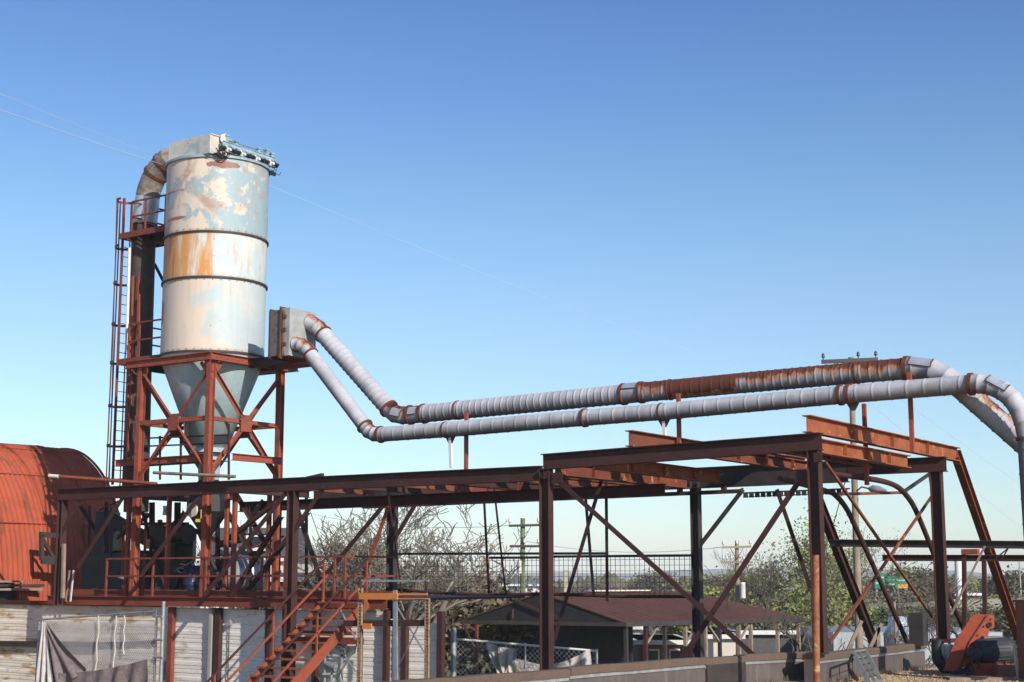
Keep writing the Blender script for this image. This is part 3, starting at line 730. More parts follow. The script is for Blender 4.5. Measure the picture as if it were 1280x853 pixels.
# ================================================================== SILO TOWER
K = PD(262, 520, 42.0); sK, wK = S_(K), W_(K); AT = 2.85
zPl = PW(263, 441, wK).z          # platform ring beam top
sC, wC = sK + AT / 2, wK + AT / 2
C0 = L(sC, wC, 0)
def zfront(px, py, r):            # height of a ring of radius r seen at its nearest point
    d = math.hypot(C0.x, C0.y); q = C0 * ((d - r) / d); rr = ray(px, py); return (O + rr * (q.y / rr.y)).z
RS = 1.52
zr0 = zfront(270, 438.5, RS); zr1 = zfront(272, 346, RS); zr2 = zfront(273, 289, RS); zr3 = zfront(276, 196, RS)
print('K', K, sK, wK, 'zPl', zPl, 'rings', zr0, zr1, zr2, zr3)
silo = thing('dust_collector_silo', 'tall cylindrical dust silo with peeling cream and blue paint on red legs', 'silo', (C0.x, C0.y, zr0))
M['silo'] = finish_silo(zr1 - zr0, zr2 - zr0, zr3 - zr0)
mb = MB()
prof = []
r2 = random.Random(8)
zz = zr0
while zz < zr3: prof.append((RS, zz)); zz += 0.25
prof.append((RS, zr3)); mb.lathe((C0.x, C0.y, 0), prof, 96)
mb.build('barrel', M['silo'], silo)
for zz, th in ((zr0, 0.05), (zr1, 0.05), (zr2, 0.045)):
    mb = MB(); mb.lathe((C0.x, C0.y, zz), [(RS, -0.035), (RS + th, -0.035), (RS + th, 0.02), (RS, 0.025)], 96, False); mb.build('seam_ring', M['dark'], silo)
mb = MB(); mb.lathe((C0.x, C0.y, zr3), [(RS - .01, -0.02), (RS + 0.06, -0.02), (RS + 0.06, 0.05), (0.01, 0.05)], 96, False); mb.build('roof_plate', M['bluepaint'], silo)
# hopper cone
zc1 = PW(268, 562, wC).z; rc1 = 0.50
mb = MB(); mb.lathe((C0.x, C0.y, 0), [(0.02, zc1 - 0.02), (rc1, zc1), (RS - 0.06, zr0 - 0.25), (RS, zr0 - 0.03)], 72); mb.build('hopper', M['cone'], silo)
zc2 = PW(266, 600, wC).z
mb = MB(); mb.lathe((C0.x, C0.y, 0), [(0.30, zc2), (0.34, zc1 - 0.1), (rc1 + 0.05, zc1 - 0.1), (rc1 + 0.05, zc1 + 0.03), (rc1, zc1 + 0.03)], 40, False, True); mb.build('outlet', M['cone'], silo)
mb = MB(); q = C0 + Vector((-0.55, -0.65, zc1 + 0.55)); mb.cbox(q, 0.14, 0.1, 0.75); mb.build('inspection_hatch', M['wood'], silo)
# lower outlet gate and black cone under the beam
mb = MB(); mb.lathe((C0.x - 0.0, C0.y, 0), [(0.12, PW(262, 672, wC).z), (0.62, PW(262, 640, wC).z), (0.62, PW(262, 626, wC).z), (0.3, zc2 + 0.0)], 8, False, True); mb.build('discharge_chute', M['black'], silo)
mb = MB(); q = L(sC - 0.1, wC - 0.68, PW(271, 637, wC - 0.6).z); mb.tube([q, q - V * 0.06], 0.21, 20); mb.build('round_cover', M['cream'], silo)
mb = MB(); q = PW(253, 643, wC - 0.68); mb.cbox(q, 0.09, 0.08, 0.26); mb.cbox(q + Vector((-.12, 0, -.18)), 0.13, 0.08, 0.09); mb.build('lock_plate', M['yellow'], silo)

# top box with inlet and pulse valves
ztb = zr3 + 0.05
nc = PZ(262, 191, ztb); sN, wN = S_(nc), W_(nc); BH = PW(262, 168, wN).z - ztb
sL2 = S_(PW(211, 190, wN)); 
wR2 = W_(PS(336, 207, sN))
print('topbox', sN, wN, BH, sL2 - sN, wR2 - wN)
def sbox(mb, s0, s1, w0, w1, z0, z1): mb.box(L((s0 + s1) / 2, (w0 + w1) / 2, (z0 + z1) / 2), U * (s1 - s0) / 2, V * (w1 - w0) / 2, Z * (z1 - z0) / 2); return mb
mb = sbox(MB(), sN, sL2, wN, wN + 0.9, ztb, ztb + BH); mb.build('inlet_box', M['topbox'], silo)
mb = sbox(MB(), sN, sN + 1.6, wN + 0.903, wR2, ztb + 0.02, ztb + BH * 0.62); mb.build('valve_cabinet', M['bluepaint'], silo)
mb = sbox(MB(), sN - 0.03, sN + 1.2, wN + 0.02, wN + 0.85, ztb + BH + .002, ztb + BH + 0.03); mb.build('box_lid', M['topbox'], silo)
mb = sbox(MB(), sN - 0.14, sN + 0.05, wN + 0.15, wR2 + 0.1, ztb - 0.03, ztb + 0.02); mb.build('valve_shelf', M['dark'], silo)
hz = ztb + BH * 0.60
mb = MB(); mb.rod(L(sN - 0.10, wN + 0.35, hz), L(sN - 0.10, wR2 + 0.15, hz), 0.085, 14); mb.build('air_header', M['bluepaint'], silo)
mb = MB(); mb.rod(L(sN - 0.05, wN + 0.55, hz + .2), L(sN - 0.05, wR2 + 0.05, hz + .2), 0.02, 8); mb.rod(L(sN - 0.24, wN + 0.25, ztb + .1), L(sN - 0.24, wR2 + 0.1, ztb + .1), 0.018, 8); mb.build('conduit', M['galv'], silo)
nv = 12
for i in range(nv):
    w = wN + 0.3 + (wR2 - wN - 0.25) * i / (nv - 1); q = L(sN - 0.2, w, ztb + 0.16); v = MB()
    v.cbox(q, 0.15, 0.13, 0.13, U, V); v.rod(q - U * 0.07, q - U * 0.15, 0.045, 10); v.rod(q + Z * .06, q + Z * 0.24 + U * .08, 0.022, 8)
    v.build('pulse_valve', M['whitepaint'] if i % 3 == 1 else M['black'], silo)
for w, h in ((0.55, 0.17), (0.95, 0.09), (1.9, 0.10), (2.25, 0.14), (wR2 - wN, 0.08)):
    q = L(sN - 0.1, wN + w, hz + 0.1); v = MB(); v.cbox(q, .12, .3, 0.03, U, V); v.cbox(q + Z * h / 2, 0.10, 0.09, h, U, V); v.cbox(q + Z * (h + .02), 0.15, 0.15, 0.04, U, V); v.build('bracket', M['bluepaint'] if h < .2 else M['black'], silo)
mb = MB(); q = L(sN - 0.1, wN + 0.42, hz + 0.2); mb.box(q, U * .02, V * .09 + Z * .04, Z * .11); mb.build('tag_plate', M['whitepaint'], silo)
mb = MB(); pts = [L(sN - 0.2 - 0.12 * math.sin(math.pi * t), wN + 0.05 + 0.5 * t, ztb + .12 - 0.22 * math.sin(math.pi * t)) for t in [i / 10 for i in range(11)]]; mb.tube(pts, 0.018, 6); mb.build('hose', M['black'], silo)

r6 = random.Random(6)
for k in range(9):
    w = wN + 0.35 + k * (wR2 - wN - .3) / 8; q = L(sN - 0.28, w, ztb + r6.uniform(.0, .12)); m = MB()
    m.tube([q, q - Z * .12 + U * .05, q - Z * .18 + V * .1, q - Z * .06 + V * .2], .012, 5); m.build('air_tube', M['black'], silo)
m = MB(); m.bar(L(sN - .16, wN + .2, ztb - .06), L(sN - .16, wR2 + .12, ztb - .1), .06, .10); m.build('valve_tray', M['black'], silo)
m = MB(); m.bar(L(sN + .1, wN + 1.0, ztb + BH * .66), L(sN + .1, wR2 - .1, ztb + BH * .66), .5, .03); m.build('cabinet_lid', M['topbox'], silo)
m = MB()
for an in range(0, 360, 9):
    a_ = R(an)
    for zz in (zr0 + .06, zr1 - .08, zr2 + .07): p_ = Vector((C0.x + math.cos(a_) * (RS + .004), C0.y + math.sin(a_) * (RS + .004), zz)); m.cbox(p_, .022, .022, .022)
m.build('rivets', M['flange'], silo)
# side inlet box on the right of the barrel
sXb = sK + 0.55
bz0 = PW(345, 446, wC).z; 
def on_w(px, py, w): return PW(px, py, w)
wb0 = wC - 0.62; 
bx = MB()
l1, l2 = PW(336, 416, wb0), PW(349, 416, wb0)
sA_, sB_ = S_(PW(335, 416, wb0)), S_(PW(351, 416, wb0))
zt_, zb_ = PW(350, 386, wb0).z, PW(350, 446, wb0).z
sbox(bx, sA_ - .02, sB_, wb0, wb0 + 1.15, zb_ + .03, zt_ - .03); bx.build('side_inlet_box', M['boxgrey'], silo)
def frame_ring(s, th, pad, mat, nm):
    m = MB()
    for (w0, w1, z0, z1) in ((wb0 - pad, wb0 - pad + .07, zb_ - pad, zt_ + pad), (wb0 + 1.15 + pad - .07, wb0 + 1.15 + pad, zb_ - pad, zt_ + pad), (wb0 - pad + .07, wb0 + 1.08 + pad, zt_ + pad - .07, zt_ + pad), (wb0 - pad + .07, wb0 + 1.08 + pad, zb_ - pad, zb_ - pad + .07)):
        sbox(m, s - th, s + th, w0, w1, z0, z1)
    m.build(nm, mat, silo)
frame_ring(S_(PW(337.5, 416, wb0)), 0.02, 0.02, M['flange'], 'box_flange')
frame_ring(sB_, 0.025, 0.05, M['flange'], 'box_flange')
s_face = S_(PW(361, 416, wb0))
bx = MB(); sbox(bx, sB_ - 0.03, s_face, wb0 + 0.02, wb0 + 1.13, zb_ + 0.02, zt_ - 0.0); bx.build('manifold_box', M['mbox'], silo)
for k, zc_ in enumerate((0.25, 0.55, 0.82)):
    m = MB(); m.cbox(L((sB_ + s_face) / 2, wb0 - 0.0, zb_ + (zt_ - zb_) * zc_), 0.09, 0.08, 0.10, U, V); m.build('clip', M['flange'], silo)
m = MB(); sbox(m, sB_ - .08, sB_ - .16, wb0 - .01, wb0 + .01, zb_ + .05, zt_ - .05); m.build('corner_trim', M['wood'], silo)

# ---- downcomer duct at the left
duct = thing('return_duct', 'wide dusty duct dropping from the silo top box down the left of the tower', 'duct', tuple(L(sC + 3, wC, 1.6)))
wd = wC - 0.25
def DP(x, y): return PW(x, y, wd)
rd = 0.37
mb = MB(); mb.tube([DP(170, 640), DP(174, 470), DP(179.5, 300), DP(180, 281)], [rd] * 4, 28); mb.build('riser', M['riser'], duct)
mb = MB(); mb.tube([DP(180.5, 281), DP(183, 262), DP(184.5, 247)], [0.38, 0.38, 0.37], 28); mb.build('pale_section', M['tank'], duct)
mb = MB(); mb.tube([DP(184.5, 247), DP(187, 236), DP(191, 226), DP(195, 218)], 0.37, 28, smooth=False); mb.build('elbow', M['ductdirty'], duct)
mb = MB(); mb.tube([DP(195, 218), DP(199, 212), DP(205, 205), DP(213, 198)], 0.37, 28); mb.build('elbow', M['ductdirty'], duct)
for a, b in (((193, 221), (197, 214.5)), ((204, 206), (207, 202.5)), ((180.5, 283), (180.6, 280))):
    mb = MB(); p, q = DP(*a), DP(*b); mb.tube([p + (q - p) * .2, p + (q - p) * .7], rd + 0.03, 28); mb.build('flange', M['flange'], duct)

# ---- tower steelwork
tower = thing('silo_tower', 'red oxide steel tower with cross bracing carrying the silo', 'tower', tuple(L(sC, wC, 1.6)))
DZ = PW(262, 746, 0.9).z
print('deck z', DZ)
legs = {}
for i, (a, b) in enumerate(((0, 0), (1, 0), (0, 1), (1, 1))):
    s, w = sK + a * AT, wK + b * AT; mb = MB()
    mb.ibeam(L(s, w, DZ), L(s, w, zPl - 0.2), 0.2, 0.17, up=V, tf=0.014); mb.build('leg', M['tower'], tower)
zmid = PW(262, 525, wK).z; zlow = PW(262, 590, wK).z; 
rb = 0.22
def tb(p, q, w=0.15, h=0.22, mat='tower', nm='ring_beam'): mb = MB(); mb.ibeam(p, q, h, w, tf=0.02, tw=.014); return mb.build(nm, M[mat], tower)
sLx, sRx = sK + AT + 0.35, sK - 0.12
wRx = W_(PS(352, 456, sK)) 
zt = zPl - rb / 2
e = 0.10
tb(L(sK - e, wK - e, zt), L(sLx + .25, wK - e, zt)); tb(L(sK - e - .003, wK - e + .01, zt), L(sK - e - .003, wK + AT + 0.3, zt))
tb(L(sK - .5, wK + AT + 0.2, zt - .01), L(sLx + .2, wK + AT + 0.2, zt - .01), mat='dark'); tb(L(sLx, wK, zt - .01), L(sLx, wK + AT + 0.2, zt - .01), mat='dark')
# overhang to the right under the side box
so = S_(PW(379, 457, wK + AT * 0.75)); wo_ = wK + AT * 0.55
tb(L(so, wo_, zt - .02), L(sK + AT, wo_, zt - .02), 0.14, 0.26, 'dark', 'overhang_beam'); tb(L(so, wo_ + 0.85, zt - .02), L(sK + 1, wo_ + 0.85, zt - .02), 0.14, 0.24, 'tower', 'overhang_beam')
tb(L(so, wo_ - .05, zt), L(so, wo_ + 0.95, zt), 0.14, 0.22, 'tower', 'overhang_beam')
mb = MB(); mb.bar(L(so, wo_ + .1, zt + .1), L(so, wo_ + .1, zt + 0.95), 0.05, 0.05, U); mb.bar(L(so + 1.1, wo_ + .3, zt + .1), L(so + 1.1, wo_ + .3, zt + 0.3), 0.05, 0.05, U); mb.build('box_support', M['dark'], tower)
# braces with gusset plates on the four sides
def side(p0, p1, nrm, mat):
    # p0,p1 ground points of the two legs
    zt2 = zPl - rb - 0.15; zb2 = zlow - .05
    a0, a1 = p0 + Z * zt2, p1 + Z * zt2; b0, b1 = p0 + Z * zb2, p1 + Z * zb2
    c = (a0 + b1) / 2
    for (x, y) in ((a0, b1), (a1, b0)):
        for sg in (-1, 1):
            mb = MB(); t = (y - x).normalized(); cc = (x + y) / 2
            pa, pb = (x + t * 0.12, cc - t * 0.2) if sg < 0 else (cc + t * 0.2, y - t * 0.12)
            mb.ell(pa + nrm * .02, pb + nrm * .02, 0.10, nrm, .012); mb.build('diagonal', mat, tower)
    mb = MB(); tdir = (p1 - p0).normalized(); mb.box(c + nrm * 0.035, tdir * 0.22, Z * 0.24, nrm * 0.008); mb.build('gusset_plate', mat, tower)
    for q in (a0, a1, b0, b1):
        sg = 1 if (q == a0 or q == b0) else -1
        mb = MB(); mb.box(q + tdir * sg * 0.12 + nrm * .03, tdir * 0.12, Z * 0.17, nrm * 0.006); mb.build('gusset_plate', mat, tower)
    mb = MB(); mb.ell(p0 + Z * (c.z + .05) - nrm * .03, p1 + Z * (c.z + .05) - nrm * .03, 0.13, Z, .014); mb.build('girt', mat, tower)
g = [L(sK, wK, 0), L(sK + AT, wK, 0), L(sK + AT, wK + AT, 0), L(sK, wK + AT, 0)]
side(g[0], g[1], -V, M['tower']); side(g[0], g[3], -U, M['tower']); side(g[1], g[2], U, M['tower']); side(g[3], g[2], V, M['tower'])
# knee braces on the near leg
for dv in (U, V):
    mb = MB(); mb.bar(L(sK, wK, zPl - .75), L(sK, wK, zPl - .75) + dv * 0.4 + Z * 0.5, 0.06, 0.09); mb.build('knee_brace', M['tower'], tower)
# bracing below the beam down to the deck
for (a, b, w) in (((284, 640), (322, 705), wK + 1.5), ((345, 628), (275, 682), wK + .7), ((295, 618), (338, 690), wK + 1), ((352, 645), (290, 745), wK), ((330, 625), (262, 725), wK + AT), ((385, 640), (305, 745), wK + 1.0), ((232, 640), (205, 668), wK + AT)):
    mb = MB(); mb.ell(PW(a[0], a[1], w), PW(b[0], b[1], w), 0.11); mb.build('lower_diagonal', M['frame'], tower)
for px, w in ((284.5, wK + .5), (294, wK + .5), (337, wK + AT), (347, wK + 2), (162, wK + .2), (212, wK + 1)):
    mb = MB(); a = PW(px, 625, w); mb.bar(Vector((a.x, a.y, DZ)), a + Z * 0.3, 0.11, 0.11, V); mb.build('lower_post', M['tower'], tower)
# low service platform around the hopper outlet
wq = wK + 0.4
tb(L(sK + .5, wq, PW(262, 572, wq).z), L(sK + AT + 1.45, wq, PW(262, 572, wq).z), 0.12, 0.2, 'tower', 'walkway_beam')
tb(L(sK - .35, wq + .2, PW(262, 572, wq).z), L(sK - .35, wq + 2.2, PW(262, 572, wq).z), 0.12, 0.2, 'tower', 'walkway_beam')
mb = MB(); sbox(mb, sK + 0.4, sK + AT + 1.4, wq + .1, wq + 0.75, PW(262, 574, wq).z - .03, PW(262, 574, wq).z + .0); mb.build('walkway_grating', M['dark'], tower)
for zz in (548, 558): mb = MB(); mb.bar(PW(182, zz, wq), PW(286, zz - 4, wq), 0.045, 0.045); mb.build('walkway_rail', M['frame'], tower)
for px in (200, 226, 286): mb = MB(); mb.bar(PW(px, 530 if px > 280 else 545, wq), PW(px, 600, wq), 0.05, 0.05, V); mb.build('walkway_rail_post', M['frame'], tower)
mb = MB(); mb.rod(PW(192, 591, -0.25), PW(294, 596, -0.25), 0.045, 8)
one(mb, 'loose_pale_pipe', M['wood'], 'thin pale pipe lying along the top of the long beam below the silo', 'pipe')
mb = MB(); mb.rod(PW(62, 595, -0.3), PW(196, 605, 0.3), 0.05, 8)
o = one(mb, 'loose_rusty_pipe', M['tower'], 'long rusty pipe sticking out left above the beam end, white at its tip', 'pipe')
mb = MB(); p = PW(62, 595, -0.3); q = PW(74, 596, -0.25); mb.rod(p - (q - p) * .03, q, 0.055, 10)
o['_o'] = tuple(o.location); mb.build('painted_tip', M['whitepaint'], o)

m = MB()
for k in range(14):
    for base, dv, nn in ((L(sK - e, wK - e - .085, zt), U, -V), (L(sK - e - .09, wK - e, zt), V, -U)):
        q = base + dv * (.12 + k * .21) + Z * (.05 if k % 2 else -.05); m.tube([q, q + nn * .02], .016, 6)
m.build('bolt_heads', M['flange'], tower)
# ---- ladder, cage and platforms on the left
lad = thing('caged_ladder', 'red steel ladder with hooped safety cage climbing the left of the tower', 'ladder', tuple(PW(148, 600, wC - .6)))
wl = wC - 0.7
def LP(x, y, dw=0.0): return PW(x, y, wl + dw)
zt_l, zb_l = LP(155, 248).z, LP(146, 606).z
A = LP(155.5, 248); sR = S_(A); sLd = S_(LP(148.5, 248))
base_s = (sR + sLd) / 2
for dw in (0.0, 0.42):
    mb = MB(); mb.bar(L(sR, wl + dw, zb_l), L(sR, wl + dw, zt_l - (0.0 if dw == 0 else 1.0)), 0.05, 0.07, V); mb.build('stile', M['rail'], lad)
for i in range(40):
    z = zb_l + 0.15 + i * 0.30
    if z > zt_l - 1.1: break
    mb = MB(); mb.rod(L(sR, wl, z), L(sR, wl + .42, z), 0.012, 6); mb.build('rung', M['rail'], lad)
hoops = [250, 308, 353, 404, 452, 506, 556, 598]
for y in hoops:
    z = LP(150, y).z; pts = []
    for k in range(13):
        an = math.pi * k / 12; pts.append(L(sR + 0.02 + math.sin(an) * 0.42, wl + 0.21 - math.cos(an) * 0.33, z))
    mb = MB()
    for p, q in zip(pts, pts[1:]): mb.bar(p, q, 0.012, 0.075)
    mb.build('cage_hoop', M['rail'], lad)
for k in (2, 6, 10):
    an = math.pi * k / 12; mb = MB(); mb.bar(L(sR + 0.02 + math.sin(an) * 0.40, wl + 0.21 - math.cos(an) * 0.31, zb_l), L(sR + 0.02 + math.sin(an) * 0.40, wl + 0.21 - math.cos(an) * 0.31, zt_l), 0.05, 0.012, V); mb.build('cage_strap', M['rail'], lad)
mb = MB(); mb.bar(LP(158, 605, .1), LP(173, 345, .1), 0.08, 0.08, V); mb.bar(LP(175, 620, .3), LP(178, 330, .3), 0.1, 0.1, V); mb.build('mast', M['rail'], lad)
for y0, y1, x in ((345, 395, 166), (368, 440, 174), (420, 470, 163), (480, 560, 160), (520, 590, 170)):
    mb = MB(); mb.bar(LP(x, y0, -.05), LP(x - 1, y1, -.05), 0.05, 0.05, V); mb.build('pipe_bracket', M['tower'], lad)
mb = MB(); mb.rod(LP(146, 247, -.2), LP(137, 600, -.2), 0.012, 5); mb.build('cable', M['dark'], lad)
mb = MB(); mb.rod(LP(162, 310, -.1), LP(158, 440, -.1), 0.05, 8); mb.build('pale_conduit', M['whitepaint'], lad)
def platform(name, label, y, xl, xr, w0, w1, posts, hr, mat, seed):
    t = thing(name, label, 'platform', tuple(PW((xl + xr) / 2, y, w0))); z = PW(xl + 10, y, w0).z
    s0, s1 = S_(PW(xl, y, w0)), S_(PW(xr, y, w0))
    m = MB()
    for i in range(14):
        w = w0 + (w1 - w0) * (i + .5) / 14; sbox(m, s1, s0, w - 0.02, w + 0.02, z - .03, z)
    m.build('grating', M['dark'], t)
    for (a, b, c, d) in ((s1, s0, w0 - .02, w0 + .02), (s1, s0, w1 - .02, w1 + .02)):
        m = MB(); sbox(m, a, b, c, d, z - .16, z + .02); m.build('edge_channel', mat, t)
    m = MB(); sbox(m, s0 - .04, s0, w0 + .02, w1 - .02, z - .16, z + .02); m.build('edge_channel', mat, t)
    for px in posts:
        s = S_(PW(px, y, w0)); m = MB(); m.bar(L(s, w0, z), L(s, w0, z + hr), 0.05, 0.05, V); m.build('rail_post', mat, t)
    for px in (posts[0], posts[-1]):
        s = S_(PW(px, y, w0)); m = MB(); m.bar(L(s, w1, z), L(s, w1, z + hr), 0.05, 0.05, V); m.build('rail_post', mat, t)
    for k in (0.5, 1.0):
        sa_, sb_ = S_(PW(posts[0], y, w0)), S_(PW(posts[-1], y, w0))
        m = MB(); m.bar(L(sa_, w0, z + hr * k), L(sb_, w0, z + hr * k), 0.045, 0.045); m.bar(L(sa_, w1, z + hr * k), L(sb_, w1, z + hr * k), 0.045, 0.045)
        m.bar(L(sa_, w0, z + hr * k), L(sa_, w1, z + hr * k), 0.045, 0.045); m.build('rail', mat, t)
    return t
platform('upper_platform', 'small grated platform with red rails high beside the silo at the duct elbow', 291, 150, 211, wC - 0.95, wC + 0.5, (164, 181, 206), 0.95, M['rail'], 1)
platform('lower_platform', 'grated platform with red rails at the foot of the silo barrel', 449, 148, 205, wC - 0.95, wC + 0.6, (160, 173, 202), 1.07, M['rail'], 2)
mb = MB(); mb.bar(PW(193, 330, wd + .4), PW(207, 357, wd + .4), 0.07, 0.07); mb.bar(PW(198, 299, wd), PW(212, 299, wd), 0.3, 0.3)
o = mb.build('duct_brace', M['dark'], duct)

# ================================================================== THE TWO PIPES
def unit(a, b): return (b - a).normalized()
def ribbed(pts_a, pts_b, r, sp, amp, phase=0.0):
    """centre line points and radii of a ribbed run between two points"""
    d = pts_b - pts_a; n = max(1, int(d.length / sp)); t = d.normalized(); P = [pts_a]; Rr = [r]
    for i in range(n):
        x = (i + 0.5) * d.length / n
        for dx, dr in ((-0.05, 0), (-0.022, 0), (-0.010, amp), (0.010, amp), (0.022, 0), (0.05, 0)): P.append(pts_a + t * (x + dx)); Rr.append(r + dr)
    P.append(pts_b); Rr.append(r); return P, Rr
def pipe_run(parent, a, b, r, mat, sp=0.25, amp=0.012, name='ribbed_section'):
    P, Rr = ribbed(a, b, r, sp, amp); m = MB(); m.tube(P, Rr, 36, upref=None); return m.build(name, mat, parent)
def flange(parent, c, ax, r, ln=0.07, th=0.05, mat=None):
    ln *= 0.75; th *= 0.7
    m = MB(); m.ring(c, ax, r, ln, th, 36); return m.build('flange_ring', mat or M['flange'], parent)
def elbow(parent, pts, r, mat, name='elbow', hatch=None):
    m = MB()
    # segmented: every gore a short straight piece with a raised seam
    P = []; Rr = []
    for i, p in enumerate(pts):
        if 0 < i < len(pts) - 1:
            t = unit(pts[i - 1], pts[i + 1]); 
            for dx, dr in ((-0.02, 0), (-0.01, .014), (0.01, .014), (0.02, 0)): P.append(p + t * dx); Rr.append(r + dr)
        else: P.append(p); Rr.append(r)
    m.tube(P, Rr, 36, smooth=True); return m.build(name, mat, parent)
def hatch(parent, p, ax, r, ln, ang, wid=0.9):
    """curved cover plate lying on the duct, framed by a rusty rim"""
    a = ax.normalized(); up = (Z - a * a.z).normalized(); sd = a.cross(up)
    if sd.dot(Vector((0, -1, 0))) < 0: sd = -sd
    def pt(t, an, rr): return p + a * t + (up * math.cos(an) + sd * math.sin(an)) * rr
    m = MB(); m.grid(lambda i, j: pt(-ln / 2 + ln * i, ang - wid / 2 + wid * j, r + .016), 4, 8)
    o = m.build('hatch', M['tank'], parent)
    m = MB()
    m.tube([pt(-ln / 2, ang - wid / 2, r + .015), pt(-ln / 2, ang, r + .02), pt(-ln / 2, ang + wid / 2, r + .015), pt(ln / 2, ang + wid / 2, r + .015), pt(ln / 2, ang, r + .02), pt(ln / 2, ang - wid / 2, r + .015)], 0.016, 6)
    m.build('hatch_rim', M['flange'], o)
wF, wB = wC - 0.38, wC + 0.22
fp = thing('front_pipe', 'long smooth grey duct pipe, the lower and nearer of the two overhead pipes', 'pipe', tuple(PW(800, 520, wF)))
bp = thing('back_pipe', 'long ribbed grey duct pipe with a rusted brown stretch, the upper of the two', 'pipe', tuple(PW(800, 500, wB)))
def F_(x, y): return PW(x, y, wF)
def B_(x, y): return PW(x, y, wB)
def rpx(px_w, p):      # radius from a pixel diameter at a point
    dc = (p - O).dot(Vector((0, cp, sp))); return px_w / 2 * dc / FPX
rF1 = rpx(24, F_(1140, 490)); rF0 = rpx(19, F_(640, 530)); rBp0 = rpx(21, B_(600, 512)); rBp1 = rpx(29, B_(1090, 468)); 
print('radii', rF0, rF1, rBp0, rBp1, 'w', wF, wB)
rF = (rF0 + rF1) / 2; rB = (rBp0 + rBp1) / 2
# front pipe
e0 = [F_(357, 431), F_(370, 430.5), F_(377, 432), F_(384, 437), F_(388, 443)]
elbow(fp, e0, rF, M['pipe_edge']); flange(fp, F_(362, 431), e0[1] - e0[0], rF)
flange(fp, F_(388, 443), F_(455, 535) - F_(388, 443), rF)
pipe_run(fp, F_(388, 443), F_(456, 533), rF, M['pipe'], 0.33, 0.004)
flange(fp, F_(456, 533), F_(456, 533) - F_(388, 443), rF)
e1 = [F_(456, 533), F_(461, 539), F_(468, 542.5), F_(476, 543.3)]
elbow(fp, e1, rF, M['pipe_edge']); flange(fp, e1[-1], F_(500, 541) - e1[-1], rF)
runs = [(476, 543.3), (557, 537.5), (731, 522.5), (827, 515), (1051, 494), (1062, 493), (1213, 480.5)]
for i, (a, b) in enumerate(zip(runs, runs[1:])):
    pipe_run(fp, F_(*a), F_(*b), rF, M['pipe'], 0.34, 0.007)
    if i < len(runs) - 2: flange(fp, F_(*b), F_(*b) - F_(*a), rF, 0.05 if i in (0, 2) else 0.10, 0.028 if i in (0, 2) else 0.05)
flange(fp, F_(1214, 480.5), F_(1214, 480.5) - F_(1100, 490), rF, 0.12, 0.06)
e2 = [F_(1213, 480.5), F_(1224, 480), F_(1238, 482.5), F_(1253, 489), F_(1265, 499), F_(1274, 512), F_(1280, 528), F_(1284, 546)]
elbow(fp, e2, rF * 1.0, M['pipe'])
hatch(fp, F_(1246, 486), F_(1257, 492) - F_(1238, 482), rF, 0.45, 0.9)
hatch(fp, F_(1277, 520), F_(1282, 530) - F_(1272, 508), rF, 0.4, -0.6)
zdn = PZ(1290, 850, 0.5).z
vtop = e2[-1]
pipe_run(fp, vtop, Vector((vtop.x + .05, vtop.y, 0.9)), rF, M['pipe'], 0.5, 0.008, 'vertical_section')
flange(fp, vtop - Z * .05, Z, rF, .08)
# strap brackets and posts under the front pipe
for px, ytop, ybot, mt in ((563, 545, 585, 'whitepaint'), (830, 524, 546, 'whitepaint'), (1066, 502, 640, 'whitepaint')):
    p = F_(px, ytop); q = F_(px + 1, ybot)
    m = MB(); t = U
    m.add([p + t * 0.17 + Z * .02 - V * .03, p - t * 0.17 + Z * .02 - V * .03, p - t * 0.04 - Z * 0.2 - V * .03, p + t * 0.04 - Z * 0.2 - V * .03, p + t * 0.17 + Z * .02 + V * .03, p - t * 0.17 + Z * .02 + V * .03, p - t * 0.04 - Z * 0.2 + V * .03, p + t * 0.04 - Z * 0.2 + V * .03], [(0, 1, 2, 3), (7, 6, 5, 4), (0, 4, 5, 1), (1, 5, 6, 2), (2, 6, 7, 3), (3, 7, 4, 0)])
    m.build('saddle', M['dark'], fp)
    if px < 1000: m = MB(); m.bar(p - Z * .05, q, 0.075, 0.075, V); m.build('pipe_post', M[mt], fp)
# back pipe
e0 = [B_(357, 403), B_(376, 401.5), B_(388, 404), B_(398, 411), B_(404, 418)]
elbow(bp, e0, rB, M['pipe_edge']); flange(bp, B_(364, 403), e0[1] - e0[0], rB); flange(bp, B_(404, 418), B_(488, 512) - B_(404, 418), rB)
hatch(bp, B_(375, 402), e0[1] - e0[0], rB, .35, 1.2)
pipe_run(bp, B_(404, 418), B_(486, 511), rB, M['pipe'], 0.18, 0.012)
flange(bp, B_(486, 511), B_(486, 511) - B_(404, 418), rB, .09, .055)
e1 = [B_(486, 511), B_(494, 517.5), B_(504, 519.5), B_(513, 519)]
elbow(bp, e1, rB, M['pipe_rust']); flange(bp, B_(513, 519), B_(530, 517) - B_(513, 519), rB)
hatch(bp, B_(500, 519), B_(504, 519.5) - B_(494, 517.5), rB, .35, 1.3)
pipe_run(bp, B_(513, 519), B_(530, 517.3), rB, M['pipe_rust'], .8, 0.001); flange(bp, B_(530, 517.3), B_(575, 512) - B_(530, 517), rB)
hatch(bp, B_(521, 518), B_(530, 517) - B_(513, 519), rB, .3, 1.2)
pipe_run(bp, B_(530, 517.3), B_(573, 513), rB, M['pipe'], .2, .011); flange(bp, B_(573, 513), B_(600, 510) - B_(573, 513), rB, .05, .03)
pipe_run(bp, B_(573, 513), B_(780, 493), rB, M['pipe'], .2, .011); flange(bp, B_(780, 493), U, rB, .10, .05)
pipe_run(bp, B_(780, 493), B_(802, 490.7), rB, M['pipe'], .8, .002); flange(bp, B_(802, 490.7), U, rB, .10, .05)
hatch(bp, B_(791, 491.5), U, rB, .42, .75)
